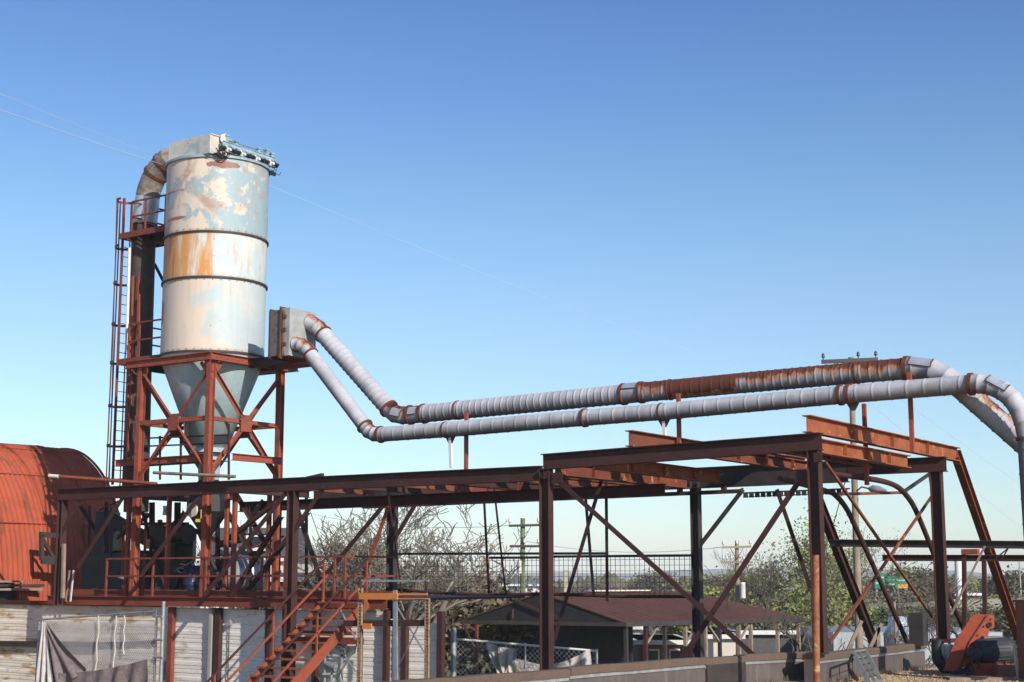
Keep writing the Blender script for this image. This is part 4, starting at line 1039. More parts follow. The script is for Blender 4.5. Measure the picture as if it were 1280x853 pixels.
pipe_run(bp, B_(802, 490.7), B_(838, 487.3), rB, M['pipe_rust'], .2, .011)
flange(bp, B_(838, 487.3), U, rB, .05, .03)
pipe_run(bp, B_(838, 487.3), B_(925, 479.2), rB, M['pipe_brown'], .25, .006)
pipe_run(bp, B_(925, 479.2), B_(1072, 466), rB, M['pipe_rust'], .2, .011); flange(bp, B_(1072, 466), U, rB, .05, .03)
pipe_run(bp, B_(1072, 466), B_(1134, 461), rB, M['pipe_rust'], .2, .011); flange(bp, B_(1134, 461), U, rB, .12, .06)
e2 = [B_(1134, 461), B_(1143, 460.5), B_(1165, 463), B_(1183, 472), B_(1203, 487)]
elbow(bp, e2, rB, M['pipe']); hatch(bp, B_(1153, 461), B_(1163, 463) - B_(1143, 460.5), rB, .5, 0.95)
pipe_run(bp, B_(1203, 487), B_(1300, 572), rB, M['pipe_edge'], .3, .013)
# rods that carry the pipes
for i, (px, y0, y1, w) in enumerate(((583, 516, 584, wB - .35), (848, 492, 545, wB - .35), (1080, 505, 590, wB), (1136.5, 465, 548, wB - .35))):
    w = w if i != 2 else W_(PS(1080, 540, sb)) + 0.25
    m = MB(); p = PW(px, y0, w); q = PW(px, y1, w); q = Vector((p.x, p.y, q.z - .3)); m.bar(p, q, 0.085, 0.085, V)
    lb = ('leftmost red square post holding the pipes above the long beam', 'red square post holding the pipes above the canopy front beam', 'red square post passing the pipes behind the pale pole', 'rightmost red square post holding the pipes over the peeling cross beam')[i]
    one(m, 'pipe_support_post', M['tower'], lb, 'post', 'posts holding up the two pipes')

# ================================================================== DECK, RAILS, WALL
wD0 = 0.75
zd = DZ
deck = thing('service_deck', 'long red steel service deck with railing below the silo tower', 'deck', tuple(PW(300, 750, wD0)))
sDl, sDr = S_(PW(60, 745, wD0)), S_(PW(484, 745, wD0))
mb = MB(); sbox(mb, sDr, sDl, wD0 + 0.2, wD0 + 6.2, zd - 0.06, zd); mb.build('deck_plate', M['frame'], deck)
mb = MB(); mb.ibeam(L(sDl, wD0, zd - .14), L(sDr, wD0, zd - .14), 0.26, 0.16); mb.build('edge_girder', M['rail'], deck)
mb = MB(); mb.bar(L(sDl, wD0 + .35, zd + .09), L(sDr, wD0 + .35, zd + .09), 0.02, 0.18); mb.build('toe_board', M['rail'], deck)
posts = (133, 163, 191, 257, 327, 356, 418, 431)
for px in posts:
    s = S_(PW(px, 720, wD0)); mb = MB(); mb.bar(L(s, wD0, zd - .05), L(s, wD0, zd + 1.06), 0.055, 0.055, V); mb.build('rail_post', M['rail'], deck)
sa0, sb0 = S_(PW(133, 720, wD0)), S_(PW(431, 720, wD0))
for k in (1.06, 0.56): mb = MB(); mb.bar(L(sa0, wD0, zd + k), L(sb0, wD0, zd + k), 0.05, 0.05); mb.build('rail', M['rail'], deck)
for k in (1.06, 0.56): mb = MB(); mb.bar(L(sb0, wD0, zd + k), L(sb0, wD0 + 2, zd + k), 0.05, 0.05); mb.build('rail', M['rail'], deck)

# wall of horizontal siding under the deck
wW = 0.98
wallt = thing('siding_wall', 'white horizontal metal siding wall under the red deck, rust streaked towards the left', 'wall', tuple(PW(300, 853, wW) * 1))
ztw = PW(300, 758, wW).z
def siding(s0, s1, z0, z1, w, mat, name, pitch=0.37, seed=0, ragged=False):
    """lapped steel siding: each course a shallow trapezoid with fine flutes"""
    rr = random.Random(seed); z = z1; mb = MB(); k = 0
    prof = []
    while z > z0:
        b = max(z0, z - pitch)
        fl = [(0.0, 0.035), (0.03, 0.0), (0.22, 0.0), (0.25, 0.012), (0.47, 0.012), (0.50, 0.0), (0.72, 0.0), (0.75, 0.012), (0.94, 0.012), (0.965, 0.04)]
        for t, d in fl: prof.append((z - (z - b) * t, d))
        z = b
    n = max(2, int((s1 - s0) / 0.8))
    vs = []
    for i in range(n + 1):
        s = s0 + (s1 - s0) * i / n; j = [rr.uniform(-.012, .012) for _ in range(2)]
        for (zz, d) in prof: vs.append(L(s, w + d + 0.012 * math.sin(s * 1.7 + zz * 2.3) + j[0], zz + (0.012 * math.sin(s * 0.9 + seed))))
    m = len(prof)
    fs = [(i * m + k, (i + 1) * m + k, (i + 1) * m + k + 1, i * m + k + 1) for i in range(n) for k in range(m - 1)]
    mb.add(vs, fs); 
    sbox(mb, s0, s1, w + 0.08, w + 0.16, z0, z1 - .02)
    return mb.build(name, mat, wallt)
def sp_(px, w=None): return S_(PW(px, 800, wW if w is None else w))
siding(sp_(203), sp_(-60), -3.6, ztw, wW - .1, M['rustsiding'], 'rusty_siding', 0.365, 2)
siding(sp_(262), sp_(208), -3.6, ztw - .08, wW, M['whitesiding'], 'siding', 0.42, 3)
siding(sp_(331), sp_(275), -3.6, ztw - .08, wW, M['whitesiding'], 'siding', 0.42, 4)
siding(sp_(480), sp_(338), -3.6, ztw - .08, wW, M['whitesiding'], 'siding', 0.42, 5)
siding(sp_(550), sp_(500), -3.6, ztw - .35, wW, M['whitesiding'], 'siding', 0.42, 6)
siding(sp_(500), sp_(480), -3.6, ztw - .25, wW, M['whitesiding'], 'siding', 0.42, 7)
for px, wd_, mt, nm in ((210.5, 0.18, 'rail', 'post'), (261, 0.11, 'concrete', 'downpipe'), (269.5, 0.18, 'frame', 'post'), (333.5, 0.16, 'frame', 'post'), (353, .12, 'frame', 'post'), (391.5, 0.14, 'frame', 'post'), (480, 0.13, 'frame', 'post'), (503, 0.16, 'frame', 'post'), (548, 0.16, 'frame', 'post')):
    s = sp_(px, wW - .2); mb = MB(); mb.bar(L(s, wW - .1, -3.6), L(s, wW - .1, ztw - .05), wd_, 0.14, V); mb.build(nm, M[mt], wallt)
mb = MB(); mb.bar(L(sp_(203), wW - .02, ztw - .02), L(sp_(-60), wW - .02, ztw - .02), 0.35, 0.05); mb.bar(L(sp_(340), wW - .02, ztw + .06), L(sp_(-60), wW - .02, ztw + .04), 0.3, 0.05); mb.build('top_flashing', M['frame'], wallt)
mb = MB(); mb.bar(L(sp_(130), wW - .2, PW(60, 803, wW).z), L(sp_(-60), wW - .22, PW(0, 806, wW).z), 0.10, 0.16); mb.bar(L(sp_(200), wW - .18, PW(150, 801, wW).z), L(sp_(60), wW - .18, PW(60, 806, wW).z), 0.05, 0.08); mb.build('torn_trim', M['dark'], wallt)
mb = MB()
s = sp_(345); mb.rod(L(sp_(288), wW - .06, ztw - .45), L(sp_(288), wW - .06, -3), 0.015, 6); mb.build('conduit', M['dark'], wallt)
mb = MB(); mb.tube([L(sp_(289), wW - .05, ztw - .45), L(sp_(289), wW - .14, ztw - .45)], 0.09, 16); mb.build('meter_disc', M['galv'], wallt)
mb = MB(); mb.bar(L(sp_(450), wW - .2, PW(420, 791, wW).z), L(sp_(372), wW - .2, PW(390, 791, wW).z), 0.1, 0.1); mb.bar(L(sp_(460), wW - .21, PW(420, 800, wW).z), L(sp_(372), wW - .21, PW(390, 800, wW).z), 0.1, 0.16); mb.build('ledger', M['rail'], wallt)
# dark doorway panel right of the wall
mb = MB(); sbox(mb, sp_(640), sp_(551), wW + 0.6, wW + 0.7, -3.6, PW(600, 772, wW + .6).z)

# ---- quonset hut
sQ, RQ = 32.3, 3.75
qz = 1.05
zcr = PS(60, 561, sQ).z
wEnd = W_(PS(78, 563, sQ)) 
print('quonset crown z', zcr, 'wEnd', wEnd)
hQ = zcr - qz
quon = thing('quonset_hut', 'red corrugated half round roof of an old metal hut at the far left', 'hut', tuple(L(sQ, 0, -3.6)))
def qprof(t):       # t 0..1 over the vault, 0 right foot
    an = math.pi * t; return (math.cos(an) * RQ, math.sin(an) ** 0.9 * hQ if 0 < t < 1 else 0)
mb = MB(); nA = 40; n_r = 340; w0q = -26
vs = []; 
for i in range(n_r + 1):
    w = w0q + (wEnd - w0q) * i / n_r
    for j in range(nA + 1):
        ds, h = qprof(j / nA); rr = 1 + (0.0045 if i % 2 else -0.0045) + (0.004 if (i // 27) % 2 else 0)
        vs.append(L(sQ - ds * rr, w, qz + h * rr + 0.02 * math.sin(i * .09 + j * .5)))
fs = [(i * (nA + 1) + j, (i + 1) * (nA + 1) + j, (i + 1) * (nA + 1) + j + 1, i * (nA + 1) + j + 1) for i in range(n_r) for j in range(nA)]
mb.add(vs, fs); mb.build('roof', M['quonset'], quon)
mb = MB()
for w, nm in ((wEnd - 0.06, 0), ):
    pts = [L(sQ - qprof(j / nA)[0] * .99, w, qz + qprof(j / nA)[1] * .99) for j in range(nA + 1)]; mb.add(pts, [tuple(range(nA + 1))])
mb.build('end_wall', M['dark'], quon)
mb = MB(); sbox(mb, sQ - RQ + .05, sQ + RQ, w0q, wEnd - .1, -3.6, qz); mb.build('base_wall', M['dark'], quon)
mb = MB()
for k in range(2):
    pts = [L(sQ - qprof(j / nA)[0] * 1.008, wEnd - .02 + .03 * k, qz + qprof(j / nA)[1] * 1.008) for j in range(nA + 1)]
    for p, q in zip(pts, pts[1:]): mb.bar(p, q, 0.06, 0.04, V)
mb.build('rim', M['quonset'], quon)
mb = MB()
for k, w in enumerate([wEnd - 1.35 - 1.9 * i for i in range(12)]):
    for j in range(3, 20):
        p0_, p1_ = qprof(j / nA), qprof((j + 1) / nA); mb.bar(L(sQ - p0_[0] * 1.009, w, qz + p0_[1] * 1.009), L(sQ - p1_[0] * 1.009, w, qz + p1_[1] * 1.009), 0.05, 0.012, V)
for j in (6, 11, 16):
    pp = qprof(j / nA); mb.bar(L(sQ - pp[0] * 1.010, wEnd - .1, qz + pp[1] * 1.010), L(sQ - pp[0] * 1.010, -20, qz + pp[1] * 1.010), 0.06, 0.014)
mb.build('sheet_lap', M['quonset'], quon)
# lean-to canopy scraps at the foot of the roof
sL0 = sQ - RQ - 0.35
def QP(x, y, s=sL0): return PS(x, y, s)
mb = MB(); a, b = QP(-30, 727), QP(22, 727); mb.bar(a, b, 0.5, 0.06); a, b = QP(-30, 737), QP(50, 737, sL0 - .3); mb.bar(a, b, 0.4, 0.07); mb.build('eave_board', M['wood'], quon)
mb = MB(); mb.bar(QP(-30, 732), QP(52, 732), .3, .08); mb.bar(QP(52, 668, sL0 - .5), QP(52, 700, sL0 - .5), .12, .12, V); mb.bar(QP(50, 668, sL0 - .5), QP(72, 670, sL0 - .5), .12, .16); mb.bar(QP(52, 700, sL0 - .5), QP(75, 702, sL0 - .5), .1, .25); mb.bar(QP(52, 672, sL0 - .5), QP(68, 700, sL0 - .5), .1, .1); mb.build('bracket_frame', M['dark'], quon)
mb = MB(); sbox(mb, sL0 + .1, sL0 + .16, W_(QP(-30, 745)), W_(QP(20, 745)), 0.9, QP(10, 729).z); mb.build('dark_gap', M['black'], quon)
mb = MB()
for i, (x0, x1) in enumerate(((24, 50),)):
    w0, w1 = W_(QP(x0, 740, sL0 - .1)), W_(QP(x1, 740, sL0 - .1)); z0, z1 = 1.0, QP(35, 724, sL0 - .1).z
    n = 16; vs = []
    for k in range(n + 1): w = w0 + (w1 - w0) * k / n; d = .03 if k % 2 else 0; vs += [L(sL0 - .1 - d, w, z0), L(sL0 - .1 - d, w, z1)]
    mb.add(vs, [(2 * k, 2 * k + 2, 2 * k + 3, 2 * k + 1) for k in range(n)])
mb.build('loose_sheet', M['quonset'], quon)
for i, (x0, x1, y0, y1) in enumerate(((84, 79, 705, 752), (89, 85, 705, 752))):
    mb = MB(); mb.bar(PW(x0 + 3, y0 + 8, .5), PW(x1 + 3, y1, .5), 0.05, 0.03, V)
    one(mb, 'leaning_lath', M['whitepaint'] if i else M['wood'], ('brown lath leaning on the left end of the deck', 'pale lath leaning on the left end of the deck')[i], 'lath')

# ---- machinery on the deck
def dthing(name, label, cat, px, w): p = PW(px, 745, w); return thing(name, label, cat, (p.x, p.y, zd)), Vector((p.x, p.y, zd))
t, p = dthing('storage_tank', 'horizontal silver tank lying on the deck under the tower', 'tank', 306, 4.2)
ax = (U * .35 + V * .94).normalized()
mb = MB(); c = p + Z * .62; mb.tube([c - X * .55, c - X * .5, c + X * .5, c + X * .58, c + X * .6], [.40, .52, .52, .40, .1], 28); mb.build('shell', M['tank'], t)
mb = MB(); mb.cbox(p - X * .3 + Z * .08, .1, .7, .16); mb.cbox(p + X * .3 + Z * .08, .1, .7, .16); mb.build('cradle', M['dark'], t)
mb = MB(); mb.tube([c + Vector((.1, -.5, .1)), c + Vector((.3, -.6, .0)), c + Vector((.42, -.6, -.3)), c + Vector((.3, -.6, -.5))], .03, 6); mb.build('hose', M['black'], t)
t, p = dthing('control_cabinet', 'pale metal control cabinet on the deck beside the silver tank', 'cabinet', 263, 4.0)
mb = MB(); mb.cbox(p + Z * .52, .66, .5, 1.0); mb.build('body', M['tank'], t); mb = MB(); mb.cbox(p + Z * .62 - Y * .265, .26, .02, .5); mb.build('door', M['grey'], t)
mb = MB(); mb.cbox(p + Z * 1.06, .74, .56, .06); mb.build('top', M['whitepaint'], t)
t, p = dthing('blue_drum', 'blue steel drum standing on the deck beside a dark blower', 'drum', 240, 3.2)
mb = MB(); mb.lathe(p, [(.28, 0.0), (.29, .02), (.28, .05), (.28, .29), (.30, .31), (.28, .33), (.28, .58), (.30, .6), (.28, .62), (.28, .86), (.295, .88), (.27, .88)], 28, True, True); mb.build('shell', M['blue'], t)
mb = MB(); mb.cbox(p + Vector((.1, -.29, .5)), .08, .02, .22); mb.build('label_plate', M['whitepaint'], t)
t, p = dthing('dark_fan_housing', 'black fan housing with motor and flexible hose in the shade under the tower', 'machine', 216, 3.6)
mb = MB(); c = p + Z * .75; mb.tube([c - Y * .28, c + Y * .28], .62, 28); mb.cbox(c + Vector((0.42, 0, .75)), .4, .5, 1.0); mb.cbox(p + Z * .12, 1.2, .9, .24); mb.build('housing', M['black'], t)
mb = MB(); mb.tube([c + Vector((-.3, -.2, .9)), c + Vector((-.32, .1, .9))], .4, 20); mb.cbox(c + Vector((-.3, 0, 1.2)), .9, .5, .3); mb.build('drive_guard', M['black'], t)
mb = MB(); h = [p + Vector((.15 + .28 * math.sin(k / 8 * 1.6), -.6, .2 + .12 * k)) for k in range(9)]
rr = [(.10 if k % 2 else .085) for k in range(33)]; hs = smooth_poly(h, 4); mb.tube(hs, rr[:len(hs)], 12); mb.build('flexible_hose', M['black'], t)
for k in range(3): mb = MB(); q = h[4 + k]; mb.ring(q, h[5 + k] - h[4 + k], .09, .02, .012, 14); mb.build('hose_clip', M['whitepaint'], t)
t, p = dthing('dark_hopper_bin', 'large black bin and conveyor casing standing on the deck left of the fan', 'machine', 150, 4.6)
mb = MB(); mb.cbox(p + Z * .65, 2.2, 1.4, 1.3); mb.cbox(p + Vector((-.5, 0, 1.9)), .6, .8, 1.5); mb.bar(p + Vector((-.5, -.2, 2.5)), p + Vector((1.8, .2, 1.2)), .5, .45); mb.build('casing', M['black'], t)
mb = MB(); mb.cbox(p + Vector((.6, -.75, .9)), .35, .06, .9); mb.build('inspection_panel', M['wood'], t)
mb = MB(); mb.rod(p + Vector((.25, -.8, 0)), p + Vector((.25, -.8, 2.2)), .04, 8); mb.rod(p + Vector((.95, -.8, 0)), p + Vector((.95, -.8, 2.6)), .05, 8); mb.build('vent_pipe', M['tower'], t)
t, p = dthing('conveyor_framework', 'dark tangle of pipes and angle steel standing on the deck below the hopper', 'framework', 200, 3.0)
r5 = random.Random(14)
for (x0, y0, x1, y1, w, sz) in ((133, 628, 131, 745, 4, .09), (112, 632, 112, 745, 5, .1), (100, 632, 165, 735, 4.5, .10), (170, 632, 168, 745, 2.6, .12), (178, 640, 210, 742, 3, .08), (190, 628, 190, 745, 3.4, .13), (222, 628, 221, 700, 3.2, .14), (200, 650, 200, 745, 4.2, .16),
    (150, 655, 235, 655, 3.3, .1), (120, 690, 200, 690, 4.4, .09), (145, 672, 190, 640, 3.6, .14), (236, 660, 300, 690, 3.4, .12), (272, 655, 272, 745, 2.8, .10), (313, 632, 313, 745, 3.8, .07), (322, 632, 262, 735, 3.5, .09), (250, 668, 282, 742, 2.6, .14), (296, 668, 342, 668, 3.6, .06)):
    m = MB(); m.ell(PW(x0, y0, w), PW(x1, y1, w), sz) if r5.random() < .6 else m.rod(PW(x0, y0, w), PW(x1, y1, w), sz * .5, 8); m.build('member', M['black'] if r5.random() < .55 else M['frame'], t)
for k in range(26):
    x0 = r5.uniform(95, 320); y0 = r5.uniform(632, 735); vert = r5.random() < .5; w = r5.uniform(2.6, 5.2)
    x1, y1 = (x0 + r5.uniform(-3, 3), min(744, y0 + r5.uniform(25, 70))) if vert else (x0 + r5.uniform(15, 45), y0 + r5.uniform(-18, 18)); y1 = min(y1, 744)
    m = MB(); m.rod(PW(x0, y0, w), PW(x1, y1, w), r5.choice((.02, .03, .045)), 6); m.build('pipework', M[r5.choice(('black', 'frame', 'tower', 'grey'))], t)
for (x, y, w, r_) in ((180, 712, 3, .16), (226, 668, 2.9, .26), (205, 690, 3.2, .2), (284, 690, 3.0, .13)):
    m = MB(); c = PW(x, y, w); m.tube([c - U * .3, c + U * .25], r_, 18); m.tube([c - U * .34, c - U * .3], r_ * 1.15, 18); m.build('pump_body', M['black'] if x != 284 else M['tank'], t)
# three yellow lamps / fittings hung among the posts
for i, (px, py) in enumerate(((172.5, 682), (185, 682), (206, 640))):
    q = PW(px, py, 2.6); mb = MB(); mb.lathe(q, [(.0, .1), (.05, .1), (.06, .0), (.07, -.1), (.0, -.1)], 14); mb.cbox(q + Z * .14, .1, .1, .08)
    one(mb, 'yellow_fitting', M['yellow'] if i < 2 else M['whitepaint'], ('left small yellow valve head among the dark posts under the beam', 'right small yellow valve head among the dark posts under the beam', 'small pale valve head high among the posts left of the hopper')[i], 'valve')

# ---- stairs
st = thing('steel_stairs', 'orange red open steel stairs with handrails rising to the red deck', 'stairs', tuple(PW(400, 853, -1)))
sS1 = S_(PW(405, 781, wD0 - .1)); sS2 = S_(PW(446, 787, wD0 - .5))
def stair_line(s, a, b): p, q = PS(a[0], a[1], s), PS(b[0], b[1], s); return p, q
a1, b1 = stair_line(sS1, (405, 781), (340, 853)); a2, b2 = stair_line(sS2, (445, 789), (389, 853))
print('stairs', W_(a1), a1.z, W_(b1), b1.z, '|', W_(a2), a2.z, W_(b2), b2.z, 'width', sS1 - sS2)
dr = (W_(b2) - W_(a2)); dzz = (b2.z - a2.z); slope = dzz / dr
top_w = wD0 - 0.1; top_z = zd - 0.1
def along(s, k): return L(s, top_w - k, top_z - k * abs(slope))
K2 = (top_z + 3.5) / abs(slope)
for s in (sS1, sS2):
    mb = MB(); mb.bar(along(s, 0), along(s, K2), 0.05, 0.15 if s == sS1 else 0.27)
    mb.build('stringer', M['stair'], st)
nst = int(K2 / 0.26)
for i in range(min(nst, 26)):
    k = 0.15 + i * K2 / nst; p, q = along(sS1, k) + Z * .1, along(sS2, k) + Z * .1; mb = MB(); mb.bar(p, q, 0.24, 0.04); mb.build('tread', M['stair'], st)
for s in (sS1, sS2):
    for h, mt in ((1.0, 'frame'), (0.52, 'stair')):
        mb = MB(); mb.bar(along(s, -.1) + Z * (h + .1), along(s, K2) + Z * (h + .1), 0.045, 0.045); mb.build('handrail', M[mt], st)
    for k in (0.05, K2 * .27, K2 * .55, K2 * .85):
        p = along(s, k); mb = MB(); mb.bar(p, p + Z * 1.1, 0.045, 0.045, V); mb.build('baluster', M['stair'], st)

# ---- storage rack of perforated uprights right of the stairs
rack2 = thing('perforated_rack', 'tall shelving rack of perforated uprights with orange beams beside the stairs', 'rack', tuple(PW(490, 850, -0.8)))
wr0, wr1 = -0.8, 0.15
def perf(px, w, y0, y1, mat):
    a, b = PW(px, y1, w), PW(px, y0, w); s = S_(a); m = MB(); zz = a.z
    m.bar(L(s - .05, w, a.z - .6), L(s - .05, w, b.z), 0.02, 0.06, V); m.bar(L(s + .05, w, a.z - .6), L(s + .05, w, b.z), 0.02, 0.06, V)
    z = a.z - .55
    while z < b.z: m.cbox(L(s, w - .0, z), 0.085, 0.05, 0.028, U, V); z += 0.075
    m.build('upright', mat, rack2)
    m = MB(); m.bar(L(s, w + .06, a.z - .6), L(s, w + .06, b.z), 0.09, 0.02, V); m.build('upright_back', M['dark'], rack2)
perf(449, wr0, 735, 848, M['upright']); perf(533.5, wr0, 748, 846, M['upright'])
mb = MB(); mb.bar(PW(494, 738, wr0), PW(495, 850, wr0), .1, .06, V); mb.build('post', M['galv'], rack2)
mb = MB(); mb.bar(PW(497, 745.5, wr0 - .06), PW(449, 745.5, wr0 - .06), 0.04, 0.15); mb.build('shelf_beam', M['orange'], rack2)
mb = MB(); mb.bar(PW(534, 743, wr0 - .02), PW(498, 743, wr0 - .02), 0.04, 0.05); mb.bar(PW(534, 748.5, wr0 - .02), PW(498, 748.5, wr0 - .02), 0.04, 0.03); mb.build('shelf_beam', M['orange'], rack2)
mb = MB(); mb.bar(PW(535, 779, wr0 + .08), PW(430, 779.5, wr0 + .08), 0.06, 0.15); mb.build('shelf_beam', M['frame'], rack2)
mb = MB(); mb.cbox(PW(459, 783, wr0 - .06), 0.27, 0.05, 0.13, U, V); mb.build('beam_connector', M['orange'], rack2)
mb = MB(); mb.bar(PW(536, 726.5, wr0 + .3), PW(452, 726, wr0 + .3), 0.045, 0.05); mb.build('top_rail', M['galv'], rack2)
for px in (450, 533): mb = MB(); mb.bar(PW(px, 726, wr0 + .3), PW(px, 752, wr0 + .3), 0.06, 0.06, V); mb.build('rail_post', M['dark'], rack2)
for a, b in (((497, 760), (534, 822)), ((534, 760), (497, 836)), ((412, 795), (445, 840)), ((425, 762), (445, 800)), ((450, 800), (420, 850))):
    mb = MB(); mb.bar(PW(a[0], a[1], wr0 + .5), PW(b[0], b[1], wr0 + .5), 0.03, 0.03); mb.build('strut', M['galv'], rack2)
# small junk under the stairs
for i, (x, y) in enumerate(((415, 835), (428, 812), (407, 812))):
    mb = MB(); p = PW(x, y, 0.9); mb.tube([p - U * .15, p + U * .15 + Z * .1], 0.10, 10); mb.cbox(p - Z * .15, .5, .05, .05); mb.bar(p - Z * 2.2, p - Z * .05, .05, .05)
    one(mb, 'pipe_fitting_stand', M['galv'], ('lower grey pipe fitting on a thin stand under the stairs', 'upper grey pipe fitting on a thin stand under the stairs', 'left grey pipe fitting on a thin stand under the stairs')[i], 'pipe fitting')

# ---- chain link fences
def chainlink(fn, wlen, hgt, pitch=0.075, th=0.0035):
    """two families of straight crossing wires on the panel fn(x,z)"""
    m = MB()
    for sg in (1, -1):
        c = -hgt
        while c < wlen:
            # line x = c + z (sg=1) or x = wlen - c - z
            z0 = max(0, -c); z1 = min(hgt, wlen - c)
            if z1 > z0 + .02:
                p = (c + z0, z0); q = (c + z1, z1)
                if sg < 0: p = (wlen - p[0], p[1]); q = (wlen - q[0], q[1])
                m.bar(fn(*p), fn(*q), th * 2, th * 2, V)
            c += pitch
    return m
def panel(a, b, hgt): 
    d = b - a; ln = d.length; t = d / ln
    return (lambda x, z: a + t * x + Z * z), ln
fA = PW(44, 853, -1.2); fB = PW(193, 853, -1.2); zta = PW(46, 775, -1.2).z; ztb_ = PW(193, 764, -1.2).z
zfb = -3.5
fen = thing('chain_link_gate', 'chain link fence panel in front of the rust streaked siding at the lower left', 'fence', (fA.x, fA.y, zfb))
A0 = Vector((fA.x, fA.y, -1.4)); B0 = Vector((fB.x, fB.y, -1.4)); hA = zta - A0.z
fn, ln = panel(A0, B0, hA)
chainlink(fn, ln, hA - .02, 0.085, 0.006).build('chain_link', M['wire'], fen)
for a, b, r, n_ in ((Vector((fA.x, fA.y, zfb)), Vector((fA.x, fA.y, zta)) + X * .04, .035, 'post'), (Vector((fB.x, fB.y, zfb)), Vector((fB.x, fB.y, ztb_ + .05)), .028, 'post'), (Vector((fA.x, fA.y, zta)), Vector((fB.x, fB.y, ztb_)), .026, 'top_rail')):
    mb = MB(); mb.rod(a, b, r, 10); mb.build(n_, M['galv'], fen)
q = PW(201, 853, -1.3); mb = MB(); mb.rod(Vector((q.x, q.y, zfb)), Vector((q.x, q.y, PW(203, 752, -1.3).z)), 0.052, 14); mb.build('gate_post', M['galv'], fen)
for y in (771, 800, 822): mb = MB(); mb.rod(PW(192, y, -1.25), PW(203, y, -1.35), .03, 8); mb.build('hinge', M['galv'], fen)
for x0, x1, x2 in ((124, 120, 118), (145, 142, 141), (156, 155, 154)):
    mb = MB(); pts = [PW(x0 + (x2 - x0) * k / 8 + 1.0 * math.sin(k * 1.9 + x0), 770 + k * (11 if x0 < 150 else 6), -1.3) for k in range(9)]; mb.tube(pts, 0.022, 6); mb.build('torn_strip', M['tarpwhite'], fen)
def cloth(name, label, mat, corners, w, folds, amp, nu=48, nv=26, sag=0.0, thick=0.0, fdir=None):
    """hanging cloth: corners (tl, tr, br, bl) in plan, folds fanning from the top left knot"""
    tl, tr, br, bl = [PW(x, y, w) for x, y in corners] if w is not None else corners
    nrm = fdir or V
    def f(i, j):
        top = tl.lerp(tr, i); bot = bl.lerp(br, i); p = top.lerp(bot, j)
        p = p - Z * sag * math.sin(math.pi * i) * (1 - j * 0.3)
        d = amp * (math.sin(i * folds * 2 * math.pi + 1.2 * math.sin(j * 3)) * (0.35 + 0.65 * j) + 0.4 * math.sin(i * folds * 4.7 + j * 5))
        return p - nrm * (0.08 + d)
    m = MB(); m.grid(f, nu, nv); g = [p + nrm * 0.004 for p in m.v]; 
    return one(m, name, mat, label, 'tarp')
cloth('brown_tarp', 'brown tarp gathered at the left post of the chain link panel', M['tarpdark'], ((57, 778), (61, 779), (110, 836), (46, 900)), -1.3, 4, 0.07)
cloth('brown_tarp', 'dark brown tarp sagging along the foot of the left chain link panel', M['tarpdark'], ((75, 842), (187, 824), (190, 900), (60, 905)), -1.3, 6, 0.07, sag=0.08)
cloth('brown_tarp', 'pale creased strip of tarp hanging at the left chain link post', M['tarpwhite'], ((57, 778), (60, 779), (77, 900), (44, 900)), -1.38, 3, 0.05)

fC = Vector(PD(569, 799, 46.5)); fD = Vector(PD(746, 814, 45.5)); zC = fC.z; zD = fD.z
fen2 = thing('chain_link_fence', 'chain link fence with galvanised top rail in front of the dark shed', 'fence', (fC.x, fC.y, GZ))
A0 = Vector((fC.x, fC.y, zC - 1.6)); B0 = Vector((fD.x, fD.y, zD - 1.6)); fn, ln = panel(A0, B0, 1.6)
chainlink(fn, ln, 1.58, 0.15, 0.004).build('chain_link', M['galv'], fen2)
mb = MB(); mb.rod(fC, fD, .035, 10); mb.build('top_rail', M['whitepaint'], fen2)
for k in (0.0, 0.5, 1.0): p = fC.lerp(fD, k); mb = MB(); mb.rod(Vector((p.x, p.y, GZ)), p + Z * .06, .035, 10); mb.build('post', M['galv'], fen2)
q = PD(567, 800, 46.4); mb = MB(); mb.rod(Vector((q.x, q.y, GZ)), Vector((q.x, q.y, PD(567, 785, 46.4).z)), .085, 14); mb.build('gate_post', M['galv'], fen2)
for i, (x, w_) in enumerate(((596, 0.05), )):
    mb = MB(); p = PD(x, 785, 48.5); mb.bar(Vector((p.x, p.y, GZ)), p + Z * .1, .08, .08, V); mb.bar(p - Z * .1, p + Vector((-.35, .1, .1)), .05, .05)
    one(mb, 'orange_stake', M['cross'], 'thin orange brown stake standing behind the chain link fence', 'stake')
fdir = Vector((fD.y - fC.y, -(fD.x - fC.x), 0)).normalized() * -1
if fdir.y < 0: fdir = -fdir
def onf(x, y):   # on the fence plane
    n = fdir; r = ray(x, y); t = (fC - O).dot(n) / r.dot(n); return O + r * t
cloth('pale_tarp', 'pale tarp bunched over the left half of the fence in front of the shed', M['tarpwhite'], (onf(607, 802), onf(648, 811), onf(645, 842), onf(622, 842)), None, 3, 0.10, sag=0.05, fdir=fdir)
cloth('pale_tarp', 'long pale tarp swagged low between the shed fence and its right end', M['tarpwhite'], (onf(644, 822), onf(738, 811), onf(742, 850), onf(625, 852)), None, 4.5, 0.10, sag=0.32, fdir=fdir)

